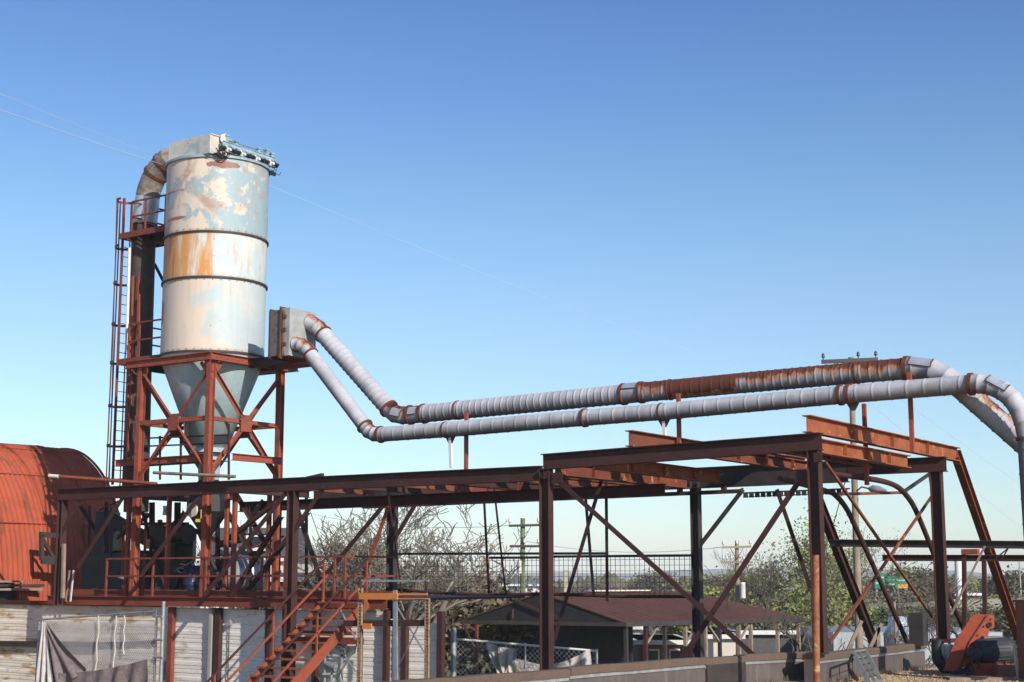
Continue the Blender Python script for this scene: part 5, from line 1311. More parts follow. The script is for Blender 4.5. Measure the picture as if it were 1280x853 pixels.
# ---- welded mesh guard along the rear of the frames
gd = thing('mesh_guard_fence', 'black railed welded wire mesh guard strung between the rear columns', 'fence', tuple(PW(680, 745, WR + 1)))
wg = WR + 0.6
for a, b in (((497, 692.5), (760, 692)), ((612, 697.5), (690, 697)), ((688, 696), (868, 694.5))):
    mb = MB(); mb.bar(PW(*a, wg), PW(*b, wg), 0.06, 0.07); mb.build('rail', M['black'], gd)
mb = MB(); mb.tube([PW(497, 737, wg), PW(540, 741, wg), PW(600, 744, wg), PW(690, 743, wg), PW(780, 746, wg), PW(868, 746, wg)], .045, 6); mb.build('lower_rail', M['frame'], gd)
s0, s1 = S_(PW(868, 700, wg)), S_(PW(497, 700, wg)); m = MB(); z0, z1 = PW(680, 746, wg).z, PW(680, 695, wg).z
s = s0
while s < s1: m.bar(L(s, wg + .02, z0 - .0), L(s, wg + .02, z1), 0.012, 0.012, V); s += 0.155
z = z0 + .1
while z < z1: m.bar(L(s0, wg + .03, z), L(s1, wg + .03, z), 0.012, 0.012); z += 0.155
m.build('wire_mesh', M['mesh'], gd)

# ================================================================== ROOFTOP THINGS AT THE RIGHT
# blower: orange belt guard, motor, grey scroll
def G(px, py): return PZ(px, py, 0.0)
bl = thing('orange_belt_guard', 'orange red slanted belt guard box standing beside the grey motor', 'belt guard', tuple(G(1200, 838)))
dG = G(1215, 843).y
def BP(x, y, d=0.0): return PD(x, y, dG + d)
low, hi = BP(1206, 832), BP(1231, 777); ax = (hi - low).normalized(); sd = Y
# slanted flat casing, rounded both ends, broad side facing left, thin side facing us
def prism(pts, depth_v):
    n = len(pts); m = MB(); m.add([p for p in pts] + [p + depth_v for p in pts], [tuple(reversed(range(n))), tuple(range(n, 2 * n))] + [(i, (i + 1) % n, (i + 1) % n + n, i + n) for i in range(n)]); return m
out = [BP(1195, 830), BP(1195, 802), BP(1222, 769), BP(1241, 768.5), BP(1243, 780), BP(1241, 800), BP(1232, 795), BP(1213, 820), BP(1200, 841)]
face = [BP(1212, 806, -.25), BP(1233, 768.5, -.25), BP(1243, 768, -.25), BP(1243, 786, -.25), BP(1237, 787, -.25), BP(1236, 793, -.25), BP(1227, 797, -.25), BP(1216, 822, -.25), BP(1196, 838, -.25), BP(1196, 812, -.25)]
prism([BP(x, y, -.2) for x, y in ((1197, 839), (1212, 803), (1233, 771), (1238, 768.3), (1243, 770), (1243, 785), (1237, 786), (1235, 794), (1226, 801), (1214, 827))], Vector((-.29, .12, 0.0))).build('casing', M['guard'], bl)
mb = MB(); mb.bar(BP(1212, 803, -.23), BP(1234, 770, -.23), .03, .03); mb.bar(BP(1198, 838, -.23), BP(1212, 804, -.23), .03, .03); mb.build('casing_lip', M['flange'], bl)
mb = MB()
for x, y in ((1215, 805), (1222, 794), (1230, 783), (1208, 822), (1217, 815), (1239, 774)): q = BP(x, y, -.21); mb.tube([q, q - Y * .03], .016, 6)
mb.build('cover_bolts', M['black'], bl)
mb = MB(); mb.tube([BP(1237, 781, -.25), BP(1237, 781, -.18)], .055, 14); mb.build('shaft_end', M['black'], bl)
mb = MB(); mb.cbox(BP(1204, 841, 0), .5, .4, .12); mb.build('foot', M['dark'], bl)
mo = thing('electric_motor', 'large dark grey cylindrical electric motor on a red cradle by the parapet', 'motor', tuple(G(1240, 846)))
def MP(x, y, d=0.0): return PD(x, y, dG - .35 + d)
c1, c2 = MP(1221, 816), MP(1267, 813)
rm = (MP(1240, 799) - MP(1240, 833)).length / 2
t = (c2 - c1).normalized()
mb = MB(); mb.tube([c1 - t * .02, c1, c1 + t * .06, c2 - t * .1, c2 - t * .04, c2 - t * .0], [rm * .7, rm * .9, rm, rm, rm * .92, rm * .7], 40); mb.build('body', M['motor'], mo)
mb = MB(); 
for k in range(14):
    an = -1.2 + k * .28; q = Z * math.cos(an) * rm * .99 + (-Y) * math.sin(an + .6) * rm * .99
    q = (Z * math.cos(an) - Y * math.sin(an)) * rm
    mb.bar(c1 + t * .14 + q, c2 - t * .16 + q, .018, .018)
mb.build('cooling_fins', M['motor'], mo)
mb = MB(); cj = MP(1219, 817, -.34); mb.tube([cj + Y * .2, cj - Y * .04, cj - Y * .05], [rm * .45, rm * .45, rm * .32], 24); mb.build('junction_box', M['motor'], mo)
mb = MB(); q = c2 + t * .001; mb.tube([q - t * .01, q + t * .02], [rm * .55, rm * .5], 24); mb.build('fan_cover', M['dark'], mo)
mb = MB(); mb.tube(smooth_poly([MP(1219, 817, -.42), MP(1214, 826, -.5), MP(1216, 838, -.5), MP(1206, 846, -.6), MP(1190, 848, -.6)]), .022, 6); mb.build('power_cable', M['black'], mo)
mb = MB(); mb.cbox(MP(1240, 797, .1), .42, .3, .05); mb.build('top_plate', M['wood'], mo)
mb = MB(); mb.cbox(MP(1240, 840, 0), .85, .45, .22); mb.bar(MP(1216, 832, -.2), MP(1262, 832, -.2), .05, .08); mb.build('cradle', M['guard'], mo)
for x in (1224, 1257): mb = MB(); mb.rod(MP(x, 836, -.24), MP(x, 827, -.24), .03, 10); mb.build('bolt', M['flange'], mo)
mb = MB(); mb.cbox(G(1255, 846) - Y * .1 + Z * .13, .42, .3, .24, az=(Z + X * .1).normalized()); mb.build('block', M['brick'], mo)
mb = MB(); mb.cbox(G(1222, 850) + Z * .03, 1.3, .5, .06); mb.build('skid', M['wood'], mo)
sc = thing('blower_scroll', 'grey rusty curved blower housing with dark outlet boot against the parapet', 'blower', tuple(G(1185, 838)))
def SP(x, y, d=0.0): return PD(x, y, dG + .5 + d)
mb = MB(); mb.grid(lambda i, j: SP(1177 + 13 * i + 9 * j * j, 808 + 30 * j, -.25 * math.sin(math.pi * i)), 12, 12); mb.tube([SP(1186, 806), SP(1186, 815), SP(1190, 828), SP(1197, 838)], [.19, .2, .21, .22], 24); mb.build('housing', M['flash'], sc)
mb = MB(); mb.tube([SP(1172, 800, .1), SP(1172, 810, .1), SP(1173, 825), SP(1180, 834), SP(1192, 838)], .14, 20); mb.build('inlet_boot', M['black'], sc)
mb = MB(); mb.tube([SP(1205, 826, -.1), SP(1205, 826, .2)], .28, 28); mb.build('fan_casing', M['dark'], sc)
mb = MB(); mb.cbox(SP(1196, 840), .5, .4, .06); mb.build('base', M['frame'], sc)
q = PD(1171, 772, W_(P0) + 0 + G(1180, 838).y); mb = MB(); p = L(-0.1, 5.7, 0.56); mb.cbox(p + Z * .35, .34, .34, .75, U, V)
one(mb, 'dark_junction_box', M['dark'], 'tall dark box on the parapet beside the right canopy column', 'box')
mb = MB(); q = G(1284, 852); mb.cbox(q + Z * .82 + X * .40, .9, .7, 1.55); mb.cbox(q + Z * 1.62 + X * .40, .98, .78, .05); mb.cbox(q + Z * .9 + X * .36 - Y * .36, .6, .02, .9); mb.build
rx = one(mb, 'rusty_cabinet', M['cabrust'], 'tall rusty metal cabinet cut by the right edge beside the motor', 'cabinet')
mb = MB(); mb.rod(G(1273, 850), G(1273, 850) + Z * .75 - X * .06, .03, 10); one(mb, 'pale_conduit_stub', M['flash'], 'short pale conduit stub rising from the gravel beside the rusty cabinet', 'conduit')
# leaning louvre frame
lf = thing('leaning_louvre_frame', 'small grey metal frame with slats leaning against the parapet', 'frame', tuple(G(1090, 852)))
a = G(1087, 855); b = G(1101, 851); top_a = PZ(1066.5, 816, PAR_Z - .02); top_b = PZ(1081, 814.5, PAR_Z - .02)
top_a = PD(1066.5, 816, a.y + .25); top_b = PD(1081, 813.5, b.y + .25)
up_ = (top_a - a).normalized(); nrm_ = (b - a).cross(up_).normalized()
for p, q in ((a, top_a), (b, top_b)): mb = MB(); mb.bar(p, q, 0.045, 0.09, nrm_); mb.build('side_rail', M['frameg'], lf)
for p, q in ((a, b), (top_a, top_b)): mb = MB(); mb.bar(p, q, 0.04, 0.08, nrm_); mb.build('end_rail', M['frameg'], lf)
p, q = a.lerp(b, .5), top_a.lerp(top_b, .5); mb = MB(); mb.bar(p, q, 0.03, 0.05, nrm_); mb.build('mullion', M['frameg'], lf)
for k in range(1, 5): mb = MB(); mb.bar(a.lerp(top_a, k / 5) - nrm_ * .03, b.lerp(top_b, k / 5) - nrm_ * .03, 0.012, 0.05, nrm_); mb.build('slat', M['dark'], lf)
mb = MB(); mb.tube(smooth_poly([G(1071, 851) + Z * .02, PD(1064, 840, a.y + .3), PD(1063, 828, a.y + .3), PD(1067, 818, a.y + .25)]), .05, 8); mb.build('rubber_gasket', M['black'], lf)
mb = MB(); mb.cbox(PZ(1045, 818, PAR_Z + .06), .5, .3, .12, V, U)

# ================================================================== BEYOND THE YARD
def gnd(x, y): return Vector((x, y, terrain(x, y)))
# ---- open shed with maroon metal roof
ez = EYE - 2.05
cL = PZ(576, 775, ez); cN = PZ(781, 778, ez); cR = PZ(1003, 772, ez)
uu = (cL - cN); vv = (cR - cN); shed = thing('open_shed', 'open sided shed with low maroon metal roof and dark gable in the yard', 'shed', tuple(gnd(cN.x, cN.y)))
rz = ez + 1.35
m0 = cN.lerp(cL, .5); r0 = Vector((m0.x, m0.y, rz)) ; far = m0 + vv; r1 = m0 + vv * 0.80; r1 = Vector((r1.x, r1.y, rz)); cF = cL + vv
mb = MB()
th = Z * 0.06
mb.add([cN, cR, r1, r0, cN - th, cR - th, r1 - th, r0 - th], [(0, 1, 2, 3), (7, 6, 5, 4), (0, 4, 5, 1), (0, 3, 7, 4)])
mb.add([cL, r0, r1, cF, cL - th, r0 - th, r1 - th, cF - th], [(0, 1, 2, 3), (7, 6, 5, 4), (0, 4, 5, 1)])
mb.add([cR, cF, r1, cR - th, cF - th, r1 - th], [(0, 1, 2), (5, 4, 3), (0, 3, 4, 1)])
mb.build('roof', M['maroon'], shed)
mb = MB()
dn = vv.normalized()
n = 26
for i in range(1, n):     # standing seams
    a = cN + vv * i / n; k = i / n; b = r0 + vv * k if k < .8 else None
    if b is None: b = a.lerp(Vector(cN + vv), 0); b = a + (r1 - cR) * ((1 - k) / .2); 
    mb.bar(a + Z * .01, b + Z * .01, .035, .02)
mb.build('roof_seam', M['maroon'], shed)
mb = MB(); mb.bar(r0 + vv * 0.24 + Z * .05, r0 + vv * 0.56 + Z * .05, .5, .05); mb.build('ridge_cap', M['rustsiding'], shed)
mb = MB(); mb.bar(cN - Z * .1, cR - Z * .1, .12, .22); mb.bar(cL - Z * .1, cN - Z * .1, .12, .18); mb.build('eave_beam', M['dark'], shed)
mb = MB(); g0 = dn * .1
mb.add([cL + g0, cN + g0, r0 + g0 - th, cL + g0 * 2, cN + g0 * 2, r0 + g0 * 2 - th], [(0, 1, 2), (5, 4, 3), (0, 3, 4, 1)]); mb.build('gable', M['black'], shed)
mb = MB(); mb.bar(cL.lerp(cN, .36) + Z * .95 - g0, cL.lerp(cN, .63) + Z * .1 - g0, .08, .12); mb.bar(cL.lerp(cN, .34) + Z * .1 - g0, cL.lerp(cN, .34) + Z * .55 - g0, .1, .08); mb.bar(cL.lerp(cN, .02) - Z * .1 - g0, cL.lerp(cN, .11) - Z * 1.5 - g0, .09, .09); mb.build('timber_brace', M['frame'], shed)
for k, mt in ((0.02, 'dark'), (.12, 'frame'), (0.22, 'dark'), (.33, 'wood'), (.44, 'wood'), (.52, 'dark'), (.63, 'wood'), (.70, 'wood'), (.86, 'wood'), (.99, 'wood')):
    a = cN + vv * k - (vv.normalized() * 0) + uu.normalized() * .15; mb = MB(); mb.bar(gnd(a.x, a.y), a - Z * .1, .16, .16, V); mb.build('post', M[mt], shed)
for k in (.2, .5, .8, 1.0):
    a = cL + vv * k; mb = MB(); mb.bar(gnd(a.x, a.y), a - Z * .1, .16, .16, V); mb.build('post', M['dark'], shed)
for k, sg in ((.12, 1), (.33, 1), (.52, -1), (.63, 1)):
    a = cN + vv * k + uu.normalized() * .15; mb = MB(); mb.bar(a - Z * 1.1, a + dn * sg * .9 - Z * .15, .09, .09); mb.build('knee_brace', M['wood'], shed)
a = cL + vv * .3; b = cN + vv * .3 + uu * .3; mb = MB(); mb.box((gnd(a.x, a.y) + b) / 2 + Z * .0, (b - a).normalized() * (b - a).length / 2, dn * .05, Z * 2.0); 
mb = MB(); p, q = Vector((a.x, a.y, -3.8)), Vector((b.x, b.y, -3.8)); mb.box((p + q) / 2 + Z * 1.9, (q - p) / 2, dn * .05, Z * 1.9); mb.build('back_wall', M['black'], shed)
mb = MB(); mb.tube([r0 + vv * .55 + (cR - r1) * .3 + Z * .0, r0 + vv * .62 + (cN - r0) * .3 + Z * .7], .03, 6)
v0 = cN.lerp(cR, .72) + (r0 - cN) * .35; mb = MB(); mb.tube([v0, v0 + Z * .75, v0 + Z * .8 + X * .2], .035, 6); mb.build('vent_pipe', M['dark'], shed)

# ---- buildings
def house(name, label, cat, x0, x1, ytop, yroof, d, dep, wallm, roofm, wins=0, rot=0.0, hipped=False):
    """gabled house whose front wall spans pixel columns x0..x1, eave at ytop, ridge at yroof, at distance d"""
    a = PD(x0, ytop, d); b = PD(x1, ytop, d); g = gnd((a.x + b.x) / 2, d); zr = PD((x0 + x1) / 2, yroof, d + dep / 2).z; ze = a.z
    t = thing(name, label, cat, tuple(g)); z0 = g.z - 1.0
    m = MB(); m.cbox(Vector(((a.x + b.x) / 2, d + dep / 2, (z0 + ze) / 2)), b.x - a.x, dep, ze - z0); m.build('wall', M[wallm], t)
    o_ = 0.3; m = MB(); xa, xb, ya, yb = a.x - o_, b.x + o_, d - o_, d + dep + o_; ym = d + dep / 2
    hx = (xb - xa) * (.25 if hipped else 0.0)
    vs = [Vector((xa, ya, ze)), Vector((xb, ya, ze)), Vector((xb, yb, ze)), Vector((xa, yb, ze)), Vector((xa + hx, ym, zr)), Vector((xb - hx, ym, zr))]
    m.add(vs, [(0, 1, 5, 4), (2, 3, 4, 5), (1, 2, 5), (3, 0, 4), (3, 2, 1, 0)]); m.build('roof', M[roofm], t)
    m = MB(); m.cbox(Vector(((xa + xb) / 2, ya - .03, ze - .08)), xb - xa, .05, .25); m.build('fascia', M['whitepaint'], t)
    for i in range(wins):
        xx = a.x + (b.x - a.x) * (i + .5) / wins; wz = (z0 + 1.0 + ze) / 2 + .2; m = MB(); m.cbox(Vector((xx, d - .03, wz)), .9, .06, 1.1); f = m.build('window', M['whitepaint'], t)
        m = MB(); m.cbox(Vector((xx, d - .07, wz)), .7, .03, .9); m.build('pane', M['glass'], f)
    return t
house('brick_house', 'low red brick house with pale roof edge beyond the shed posts', 'house', 798, 862, 801, 797, 84, 9, 'brick', 'cream', 2)
house('white_shed_building', 'small white ribbed building seen through the shed posts', 'building', 878, 924, 794, 792, 88, 6, 'cream', 'cream', 0)
house('grey_warehouse', 'dark grey low warehouse right of the white building under the shed roof', 'building', 925, 1012, 789, 788, 92, 12, 'slate', 'cream', 0)
house('pale_store', 'long pale cream building behind the brick house', 'building', 716, 800, 783, 781, 100, 10, 'cream', 'cream', 0)
h = house('shingle_house', 'dark shingle roofed house with white dormer window behind the tower legs', 'house', 252, 354, 697, 660, 82, 12, 'cream', 'slate', 3)
q = PD(322, 678, 82.5); mb = MB(); mb.cbox(q, 1.0, 1.6, .95); h2 = mb.build('dormer', M['whitepaint'], h); mb = MB(); mb.cbox(q - Y * .82, .7, .04, .55); mb.build('pane', M['glass'], h2)
q = PD(312, 664, 86); mb = MB(); mb.cbox(q, .12, .12, 3.0); mb.build('vent_pipe', M['whitepaint'], h)
house('orange_brick_house', 'orange brown brick house with white window frames behind the stairs landing', 'house', 335, 405, 722, 716, 74, 9, 'brick', 'slate', 3)
t = house('blue_grey_plant', 'long blue grey industrial shed beyond the green utility pole', 'building', 622, 690, 731, 727, 230, 30, 'bluegrey', 'bluegrey', 0)
house('yellow_hut', 'tiny yellow walled hut at the foot of the green pole', 'hut', 655, 680, 737, 735.5, 120, 5, 'yellow', 'cream', 0)
house('white_hut', 'small white roofed house among the bare branches left of the chimneys', 'house', 568, 581, 735, 730, 140, 6, 'cream', 'cream', 1)
# ruined stone chimneys
rr = random.Random(4)
def chimney(label, x0, x1, y0, y1, d, ruin=False):
    a, b = PD(x0, y1, d), PD(x1, y1, d); top = PD(x0, y0, d).z; g = gnd(a.x, d); w = b.x - a.x; m = MB(); zz = g.z - .5; k = 0
    while zz < top:
        h_ = min(.42, top - zz + .01); m.cbox(Vector(((a.x + b.x) / 2 + rr.uniform(-.04, .04), d, zz + h_ / 2)), w * (1 + rr.uniform(-.05, .05)), w * (1 + rr.uniform(-.05, .05)), h_ * .99); zz += h_; k += 1
    if ruin:
        for i in range(5): m.cbox(Vector((b.x + .4 + i * .45, d, (g.z + top) / 2 - i * .3)), .55, .7, (top - g.z) * (.8 - .1 * i) * .8)
    return one(m, 'stone_chimney', M['stone'], label, 'chimney', )
chimney('tall pale stone chimney with broken wall stub beyond the bare tree', 600.5, 611.5, 696, 740, 130, True)
chimney('slim ruined stone chimney right of the brown canopy column', 705, 710.5, 713, 745, 150)
# distant small buildings on the horizon (individual)
spots = [(884, 723, 10, 4, 600), (897, 721.5, 9, 5, 620), (908, 719, 14, 5, 640), (921, 721, 8, 4, 610), (936, 724, 9, 4, 590), (955, 728, 12, 4, 480), (985, 725, 18, 4, 520), (1000, 727, 12, 5, 470), (762, 721, 10, 3, 800), (790, 724, 9, 3, 760),
         (1058, 722, 16, 7, 420), (1085, 724, 22, 6, 430), (1150, 733, 16, 5, 400), (1212, 741, 22, 8, 330), (1243, 744, 18, 8, 320), (1262, 742, 22, 7, 330), (1040, 735, 20, 6, 360), (1055, 757, 8, 6, 250)]
lab = ['first white block left of the brown pole on the horizon', 'cream block second in the row left of the brown pole', 'wide bluish block third in the row left of the brown pole', 'small white block touching the brown utility pole', 'cream block just right of the brown utility pole', 'bluish shed below the crossarms right of the brown pole',
       'white long shed behind the green leaved tree', 'cream shed on the far slope right of the green tree', 'bluish building far behind the wire mesh above the shed', 'tiny white block on the horizon above the shed roof', 'cream tall block left of the tall pale pole', 'wide bluish block behind the left highway sign', 'white block right of the orange strip sign', 'cream block beyond the white stack',
       'bluish block between the rear posts at the right', 'white block near the right sloping leg', 'cream block low behind the rusted pipe post', 'small bluish block beside the tall pale pole foot']
for i, (px, py, w, h_, d) in enumerate(spots):
    a, b = PD(px - w / 2, py + h_, d), PD(px + w / 2, py, d); g = gnd(a.x, d).z; m = MB(); m.cbox(Vector(((a.x + b.x) / 2, d, (g + b.z) / 2)), b.x - a.x, 10, b.z - g)
    m.cbox(Vector(((a.x + b.x) / 2, d, b.z + .2)), (b.x - a.x) * 1.04, 10.4, .4)
    side_ = 'left of' if px < 921 else 'right of'
    one(m, 'distant_building', M[('whitepaint', 'cream', 'bluegrey')[i % 3]], lab[i], 'building', 'tiny buildings on the horizon')
# ---- utility poles
def insul(m_, p, s=1.0): m_.lathe(p, [(.02 * s, 0), (.02 * s, .08 * s), (.06 * s, .09 * s), (.075 * s, .13 * s), (.04 * s, .16 * s), (.065 * s, .19 * s), (.03 * s, .25 * s), (.0, .26 * s)], 10)
def upole(label, pb, ytop, xtop, d, r0_, r1_, arms, mat, transformer=None, insm='ceramicw'):
    p = PD(xtop, 760, d); g = gnd(PD(pb, 800, d).x, d); top = PD(xtop, ytop, d); t = thing('utility_pole', label, 'utility pole', tuple(g))
    m = MB(); m.tube([g, g.lerp(top, .5), top], [r0_, (r0_ + r1_) / 2, r1_], 14); m.build('pole', M[mat], t)
    for (ya, xl, xr, yl, yr, ins) in arms:
        a, b = PD(xl, yl, d - .2), PD(xr, yr, d - .2); m = MB(); m.bar(a, b, .11, .12); c = m.build('crossarm', M[mat if mat != 'greenpole' and insm != 'ceramic' else 'dark'], t)
        for k in ins:
            m = MB(); insul(m, a.lerp(b, k) + Z * .06, 0.85 if insm == 'ceramic' else 1.3); m.build('insulator', M[insm], c)
        mid = a.lerp(b, .5); 
        m = MB(); m.bar(mid - Z * .7, a.lerp(b, .25), .03, .03); m.bar(mid - Z * .7, a.lerp(b, .75), .03, .03); m.build('arm_brace', M['dark'], t)
    if transformer:
        x, y0, y1, w_ = transformer; a, b = PD(x, y1, d - .4), PD(x, y0, d - .4); r = w_ / 2 * d / FPX; m = MB(); m.lathe(Vector((a.x, a.y, a.z)), [(r * .9, 0), (r, .04), (r, b.z - a.z), (r * 1.05, b.z - a.z + .01), (r * .8, b.z - a.z + .08)], 18, True, True); m.build('transformer', M['whitepaint'], t)
    return t
upole('greenish utility pole with two dark crossarms beyond the wire mesh guard', 653, 648, 653.5, 78, .17, .12, ((657, 636, 674, 657.5, 656.5, (.03, .97)), (683, 637, 674, 683, 683, (.5, .97))), 'greenpole', (649, 703, 717, 6))
upole('brown utility pole with insulators and white transformer right of the middle column', 922, 676, 921, 86, .15, .11, ((684, 903, 939, 684.5, 683.5, (.03, .5, .97)), (703, 903, 941, 703, 703, (.03, .15, .3, .7, .9))), 'pole', (928.5, 730, 748, 7))
big = upole('tall pale wooden utility pole with street lamp behind the right canopy bay', 1073, 447, 1063.5, 48, .145, .085, ((453, 1027, 1097, 452.5, 449.5, (.03, .655, .97)),), 'pole', None, 'ceramic')
q0, q1 = PD(1071, 614, 47.9), PD(1086, 611, 47.6); mb = MB(); mb.tube([q0, q0.lerp(q1, .4) + Z * .1, q1], .025, 8); ar = mb.build('lamp_arm', M['dark'], big)
q2 = PD(1098, 612.5, 47.4); mb = MB(); d_ = (q2 - q1).normalized(); mb.tube([q1, q1 + d_ * .12, q1 + d_ * .35, q1 + d_ * .6], [.05, .13, .12, .04], 14); mb.build('lamp_head', M['grey'], ar)
for k, (px, py, y1) in enumerate(((957, 735, 790),)): pass
def lampost(label, px, ytop, ybase, d, arm=1.2, mat='concrete'):
    a = gnd(PD(px, ybase, d).x, d); top = Vector((a.x, d, PD(px, ytop, d).z)); t = thing('street_lamp', label, 'street lamp', tuple(a))
    m = MB(); m.tube([a, top - Z * .5, top, top + X * arm * .5 + Z * .1], [.11, .08, .06, .05], 10); m.build('pole', M[mat], t); m = MB(); m.tube([top + X * arm * .5 + Z * .1, top + X * arm * .9 + Z * .1, top + X * arm * 1.1 + Z * .08], [.08, .14, .05], 10); m.build('lamp_head', M['grey'], t)
lampost('bent pale street lamp left of the green leafed tree', 971, 738, 775, 120, 1.6)
lampost('thin tall lamp post near the right edge of the view', 1277, 700, 760, 180, 1.5)
lampost('thin lamp post standing left of the orange exit panel sign', 1118, 690, 770, 210, 0.3)
lampost('short thin lamp post right of the highway signs', 1143, 735, 772, 230, .6)
lampost('second short lamp post right of the highway signs by the cream barrier', 1136, 737, 772, 215, .4)
# ---- highway signs and elevated road
def sign(label, x0, x1, y0, y1, d, exitp=None, posts=True):
    a, b = PD(x0, y1, d), PD(x1, y0, d); t = thing('highway_sign', label, 'sign', tuple(gnd(a.x, d))); c = Vector(((a.x + b.x) / 2, d, (a.z + b.z) / 2))
    m = MB(); m.cbox(c, b.x - a.x, .1, b.z - a.z); pn = m.build('panel', M['signgreen'], t)
    m = MB(); W, H = b.x - a.x, b.z - a.z; rr = random.Random(int(x0))
    for r_ in range(2 if not exitp else 1):
        zz = c.z + H * (.2 - .36 * r_); x = c.x - W * .38
        while x < c.x + W * .34: w_ = rr.uniform(.05, .11) * W; m.cbox(Vector((x + w_ / 2, d - .06, zz)), w_ * .8, .02, H * .1); x += w_ * 1.25
    m.build('lettering', M['whitepaint'], pn)
    if exitp:
        m = MB(); m.cbox(c - Z * H * .30 + X * W * .08, W * .78, .14, H * .32); m.build('orange_panel', M['signorange'], t)
    if posts:
        for k in (-.3, .3): m = MB(); p = Vector((c.x + W * k, d + .2, 0)); m.bar(Vector((p.x, p.y, terrain(p.x, d))), Vector((p.x, p.y, c.z)), .25, .25, Y); m.build('post', M['grey'], t)
sign('leftmost tilted green highway sign partly behind a sloping leg', 1093.5, 1105.5, 716, 736, 205)
sign('middle tall green highway sign left of the one with an orange strip', 1110.5, 1119.3, 720, 736, 206)
sign('wide green highway sign with an orange strip along its bottom', 1119.6, 1134.5, 721, 736, 204, True)
mb = MB()
a, b = PD(985, 768, 146), PD(1185, 758, 136); mb.bar(a, b, .4, 1.0); mb.bar(PD(1176, 757, 138), PD(1340, 757, 134), .4, 1.1)
for k in range(9): p = a.lerp(b, k / 8); mb.bar(gnd(p.x, p.y), p, .6, .6, Y)
one(mb, 'highway_barrier', M['concrete'], 'long cream concrete highway barrier crossing behind the right canopy bay', 'barrier')
mb = MB(); a, b = PD(985, 771, 152), PD(1185, 762, 142); c_, d_ = a, b
mb.bar(a, b, 9, .5); structure(mb.build('highway', M['asphalt']))
# power lines over everything and across the sky
def cable(label, p, q, sag, r=.012, n=20, grp=None):
    m = MB(); m.tube([p.lerp(q, k / n) - Z * sag * 4 * (k / n) * (1 - k / n) for k in range(n + 1)], r, 5); return one(m, 'power_line', M['cable'], label, 'power line', grp)
cable('faint power line crossing high in the sky above the silo duct', PD(-60, 92, 30), PD(300, 232, 55), 0.1, .004)
cable('brightest power line running from the upper left to behind the silo', PD(-60, 116, 30), PD(262, 224, 50), 0.05, .006)
cable('long faint power line slanting down the sky right of the silo', PD(262, 200, 60), PD(1330, 560, 150), 2.0, .005, 30)
cable('faint power line descending behind the front pipe towards the right edge', PD(1063, 452, 48), PD(1330, 640, 110), 0.2, .005)
cable('second faint power line descending behind the pipes at the right edge', PD(1030, 455, 48), PD(1330, 700, 110), 0.2, .005)
cable('lower wire from the brown utility pole leading left behind the column', PD(903, 684, 86), PD(654, 676, 100), 0.5, .02)
cable('wire running left from the greenish pole towards the bare tree', PD(637, 657, 78), PD(380, 640, 110), 0.5, .018)
mb = MB(); mb.tube([PW(388, 640, 8), PW(416, 720, 8)], .014, 5); one(mb, 'guy_wire', M['dark'], 'thin dark guy wire slanting in front of the bare tree', 'wire')
mb = MB(); mb.tube([PW(1068, 560, 8), PW(1042, 655, 8)], .012, 5); one(mb, 'guy_wire', M['dark'], 'thin dark guy wire left of the big pale pole', 'wire')

# ================================================================== TREES
def tree_mesh(seed, H, spread, depth=5, r0=0.25, leaf=0, leafsize=0.10, droop=0.0, ch=3, trunk_frac=0.28, leafr=0.35, curve=.25, rmin=.008, seg=3):
    rnd = random.Random(seed); br = MB(); lf = MB(); tips = []
    def grow(p, d, ln, r, lv):
        n = seg if lv < depth - 1 else 2; pts = [p]; rs = [r]; q = p.copy(); dd = d.copy()
        for i in range(n):
            dd = (dd + Vector((rnd.uniform(-1, 1), rnd.uniform(-1, 1), rnd.uniform(-.6, .7))) * curve).normalized()
            q = q + dd * ln / n; pts.append(q.copy()); rs.append(max(rmin, r * (1 - .45 * (i + 1) / n)))
        br.tube(pts, rs, 7 if lv < 2 else (4 if lv < 4 else 3), cap=False)
        if lv >= depth - 2: tips.append((pts[-1], dd)); tips.append((pts[1], dd))
        if lv >= depth: return
        k = int(ch) + (1 if rnd.random() < (ch - int(ch)) + .4 * (ch == int(ch)) else 0) + (1 if lv == 0 else 0)
        for j in range(k):
            t = rnd.uniform(.45, 1.0) if j else 1.0; i0 = min(n - 1, int(t * n)); base = pts[i0].lerp(pts[i0 + 1], t * n - i0) if t < 1 else pts[-1]
            az = rnd.uniform(0, 2 * math.pi); sp_ = spread * (0.6 + .6 * rnd.random()); side_ = Vector((math.cos(az), math.sin(az), 0))
            nd_ = (dd * (1 - sp_ * .4) + side_ * sp_ + Z * (.18 - droop)).normalized()
            grow(base, nd_, ln * rnd.uniform(.60, .85), rs[i0 + (1 if t == 1 else 0)] * rnd.uniform(.55, .75), lv + 1)
    grow(Vector((0, 0, -.3)), Vector((rnd.uniform(-.05, .05), 0, 1)), H * trunk_frac, r0, 0)
    if leaf:
        for (p, d) in tips:
            for _ in range(leaf):
                c = p + Vector((rnd.gauss(0, 1), rnd.gauss(0, 1), rnd.gauss(0, .8))) * leafr; a = Vector((rnd.uniform(-1, 1), rnd.uniform(-1, 1), rnd.uniform(-1, 1))).normalized(); b = a.cross(Vector((rnd.uniform(-1, 1), rnd.uniform(-1, 1), rnd.uniform(-1, 1)))).normalized(); s_ = leafsize * rnd.uniform(.5, 1.3)
                lf.add([c - a * s_, c + b * s_ * .6, c + a * s_, c - b * s_ * .6], [(0, 1, 2, 3)])
    hmax = max(v.z for v in br.v); k = H / hmax
    for L_ in (br, lf):
        L_.v = [v * k for v in L_.v]
    return br, lf
